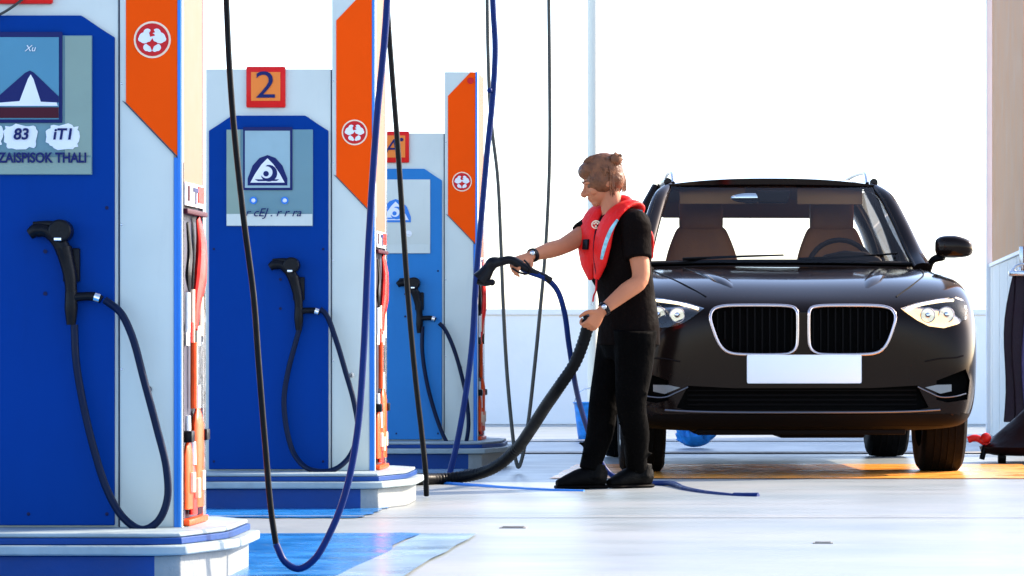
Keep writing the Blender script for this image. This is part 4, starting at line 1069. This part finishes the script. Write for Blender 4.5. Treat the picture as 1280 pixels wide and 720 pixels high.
for i in range(26):
    a = rnd.uniform(0, 6.28); e = rnd.uniform(-1, 1)
    q = bun+Vector((math.cos(a)*.022, e*.016, math.sin(a)*.022)); tube(bm, [bun+Vector((math.cos(a+1.3)*.018, -e*.012, math.sin(a+1.3)*.018)), q+(q-bun)*.35, bun+(q-bun)*rnd.uniform(1.0,1.9)], [.004,.005,.0015], 5, 4)
obj('hair_bun', bm, M['hair'], hair, off=PB)

# t-shirt
bm = NB()
tube(bm, [pel-U*.075, pel, wai, che, uch, nek-U*.012], [.176,.174,.160,.175,.155,.07], 24, 4, ry=[.138,.134,.124,.126,.105,.065], up=l)
for s_, a_, b_, k_ in ((1, ls, le, .62), (-1, rs, re_, .42)):
    tube(bm, [uch+l*.06*s_-U*.01, a_, a_.lerp(b_,k_*.5), a_.lerp(b_,k_)], [.080,.076,.070,.066], 18, 4)
for k in range(9):   # cloth folds
    a = k*.7; p = wai.lerp(che, (k % 5)/5-.4)+(f*math.cos(a)+l*math.sin(a))*.125
    tube(bm, [p, p+U*.05+l*.06*math.sin(k*2.1)+f*.01], [.016,.008], 8, 1)
sh = pobj('t_shirt', voxel(bm, .007, 5), M['cloth'])
bm = NB()
ball(bm, ls.lerp(le,.2)+l*.072+f*.02, .004, 6); bm.free()
# trousers
bm = NB()
tube(bm, [pel+U*.03, pel-U*.06, pel-U*.14], [.160,.166,.13], 22, 4, ry=[.124,.128,.11], up=l)
for (hp, kn_, an, sgn) in ((lhip,lkne,lank,1),(rhip,rkne,rank,-1)):
    tube(bm, [hp-U*.0, hp.lerp(kn_,.5), kn_+f*.01, kn_.lerp(an,.45)-f*.008, kn_.lerp(an,.8), an+U*.005], [.106,.092,.072,.066,.054,.052], 18, 4)
    for k in range(7):
        a = k*1.1+sgn; p = kn_.lerp(an, .15*k-.1)+(f*math.cos(a)+l*math.sin(a))*.038
        tube(bm, [p, p+(l*math.cos(a)-f*math.sin(a))*.07+U*.02], [.014,.008], 8, 1)
pobj('trousers', voxel(bm, .008, 4), M['trouser'])
# shoes
for an, fd in ((lank, f), (rank, (f+Vector((-.25,.2,0))).normalized())):
    bm = NB(); g0 = Vector((an.x, an.y, 0))
    sl_ = fd.cross(U)
    tube(bm, [g0-fd*.080+U*.048, g0-fd*.03+U*.056, g0+fd*.05+U*.052, g0+fd*.12+U*.033, g0+fd*.165+U*.024], [.032,.045,.046,.042,.024], 16, 4, ry=[.044,.054,.046,.032,.019], up=sl_)
    tube(bm, [g0-fd*.02+U*.05, g0-fd*.03+U*.12], [.054,.050], 14, 1)
    so_ = pobj('shoe', voxel(bm, .006, 3), M['shoe'])
    bm = NB(); tube(bm, [g0-fd*.085+U*.010, g0-fd*.02+U*.010, g0+fd*.06+U*.010, g0+fd*.12+U*.010, g0+fd*.172+U*.011], [.030,.043,.041,.045,.022], 16, 4, ry=[.010,.010,.010,.010,.008], up=sl_)
    obj('sole', bm, M['carplast'], so_, off=PB)
# life vest: padded horseshoe round the neck with both front lobes meeting in a point
bm = NB()
for s_ in (1, -1):
    A = nek+U*.0
    z_ = lambda z, a, b: Vector(((uch.x, uch.y, 0)))+f*a+l*b*s_+U*z
    tube(bm, [z_(1.325,-.088,.0), z_(1.350,-.072,.06), z_(1.362,-.015,.088), z_(1.325,.062,.092), z_(1.245,.112,.078), z_(1.16,.128,.068), z_(1.08,.132,.052), z_(1.00,.132,.022)],
         [.043,.048,.058,.066,.070,.068,.052,.018], 16, 5, ry=[.018,.019,.018,.020,.021,.022,.020,.013], up=l)
tube(bm, [Vector((uch.x,uch.y,1.32))-f*.090, Vector((che.x,che.y,1.2))-f*.120, Vector((che.x,che.y,1.10))-f*.122], [.09,.115,.11], 16, 4, ry=[.022,.022,.018], up=l)
ball(bm, nek-f*.055+U*.035, 1, 16, (.05,.075,.038), Matrix((f, l, U)).transposed())
vm = voxel(bm, .006, 4)
VB = BVHTree.FromPolygons([v.co+PB for v in vm.vertices], [tuple(p.vertices) for p in vm.polygons])
vest = pobj('life_vest', vm, M['vest'])
cam = Vector((0,0,CAMZ))
def onvest(px, py, out=.004, BT=None):
    dr = (P(px, py, 20)-cam).normalized(); h = (BT or VB).ray_cast(cam, dr)
    if h[0] is None: return P(px, py, 18.95), Vector((-.5,-.8,.1))
    return h[0]+h[1]*out, h[1]
# pale patterned lining along the arm opening
pts_ = []
for (px, py) in ((803,264),(796,262),(787,263),(779,268),(771,276),(764,287),(759,299),(755,312),(752,324)):
    dr = (P(px, py, 20)-cam).normalized(); h = VB.ray_cast(cam, dr)
    pts_.append((h[0] if h[0] else P(px, py, 18.95))-dr*.004)
bm = NB(); tube(bm, pts_, [.004,.005,.005,.006,.007,.010,.011,.011,.008], 10, 5, ry=[.003,.004,.004,.005,.005,.006,.006,.006,.004]); obj('lining_edge', bm, M['piping'], vest, off=PB)
p_, n_ = onvest(745, 281, .003)
q4 = n_.to_track_quat('Z', 'Y').to_matrix()
bm = NB(); tube(bm, [p_+q4 @ Vector((.019*math.cos(a), .019*math.sin(a), 0)) for a in (2*math.pi*k/24 for k in range(24))], .0032, 8, closed=True)
eo = obj('vest_emblem', bm, M['inkcream'], vest, off=PB)
bm = NB()
for (a_, b_) in ((-.008,.004),(.008,.004),(0,-.009),(0,.010)): ball(bm, p_+q4 @ Vector((a_, b_, .001)), .005, 10, (1,.5,1))
obj('vest_emblem_mark', bm, M['inkcream'], eo, off=PB)
bm = NB(); p_, n_ = onvest(733, 307, .004); q4 = n_.to_track_quat('Z', 'Y').to_matrix()
bx(bm, -.018,.018,-.02,.03,-.006,.008,.004)
for v in bm.verts: v.co = p_+q4 @ v.co
obj('buckle', bm, M['plastic'], vest, off=PB)
bm = NB(); a_, _ = onvest(749, 300); b_, _ = onvest(741, 250)
seam = [onvest(px, py, .001)[0] for px, py in ((762,252),(752,268),(744,290),(742,312),(744,335),(747,350))]
tube(bm, seam, .0028, 8, 4); obj('vest_zip', bm, M['maroon'], vest, off=PB)
tip, _ = onvest(746, 349)
bm = NB(); tube(bm, [tip-U*.0, tip-U*.05+Vector((-.003,0,0)), at(742,370,18.93), at(741,377,18.92)], .0045, 8, 4); obj('lanyard', bm, M['inkred'], vest, off=PB)
bm = NB(); cr_ = at(740,380,18.95); tube(bm, [cr_+Vector((.007*math.cos(a),0,.007*math.sin(a))) for a in (2*math.pi*k/16 for k in range(16))], .002, 6, closed=True); obj('lanyard_ring', bm, M['steel'], vest, off=PB)
# wrist bands
for W_, E_, r_ in ((lw, le, .029), (rw, re_, .0285)):
    ax = (E_-W_).normalized(); c0 = W_+ax*.018; n1 = ax.orthogonal().normalized(); n2 = ax.cross(n1)
    bm = NB()
    for o_ in (-.006, 0, .006): tube(bm, [c0+ax*o_+n1*math.cos(a)*r_+n2*math.sin(a)*r_ for a in (2*math.pi*k/24 for k in range(24))], .0055, 8, closed=True)
    wb = obj('wrist_watch', bm, M['plastic'], person, off=PB)
    bm = NB(); ball(bm, c0+Vector((0,-1,.3)).normalized()*(r_+.004), .012, 12, (1,.4,1)); obj('watch_face', bm, M['steel'], wb, off=PB)

# raised spray gun, held in the far hand
GB = at(630,325,18.80)
t = thing('spray_gun', 'black spray gun held out over the open space by the raised hand', 'spray gun', GB)
bm = NB()
tube(bm, [at(600,350,18.78),at(605,344,18.78),at(611,335,18.78),at(616,329,18.78),at(626,327,18.79),(at(638,325,18.79)),at(650,331,18.80),at(660,337,18.80),at(672,343,18.81)], [.042,.036,.028,.030,.021,.020,.023,.019,.016], 14, 5)
obj('gun_body', bm, M['plastic'], t, off=GB)
bm = NB(); tube(bm, [at(597,351,18.78),at(607,353,18.78),at(615,353,18.78)], [.018,.019,.013], 12, 4, ry=[.028,.030,.020]); ball(bm, at(615,353,18.78), .016, 12); obj('nozzle', bm, M['plastic'], t, off=GB)
bm = NB(); tube(bm, [at(611,328,18.78),at(620,325,18.78),at(632,322,18.78)], [.008,.010,.006], 10, 4); obj('top_catch', bm, M['plastic'], t, off=GB)
bm = NB(); tube(bm, [at(655,325,18.77),at(660,330,18.77),at(663,337,18.77),at(660,342,18.78),at(650,341,18.78),at(640,335,18.78)], .005, 8, 5); obj('trigger_guard', bm, M['plastic'], t, off=GB)
bm = NB(); ribbed(bm, [at(668,341,18.81),at(680,346,18.82),at(690,352,18.83)], .0165); obj('hose_sleeve', bm, M['plastic'], t, off=GB)
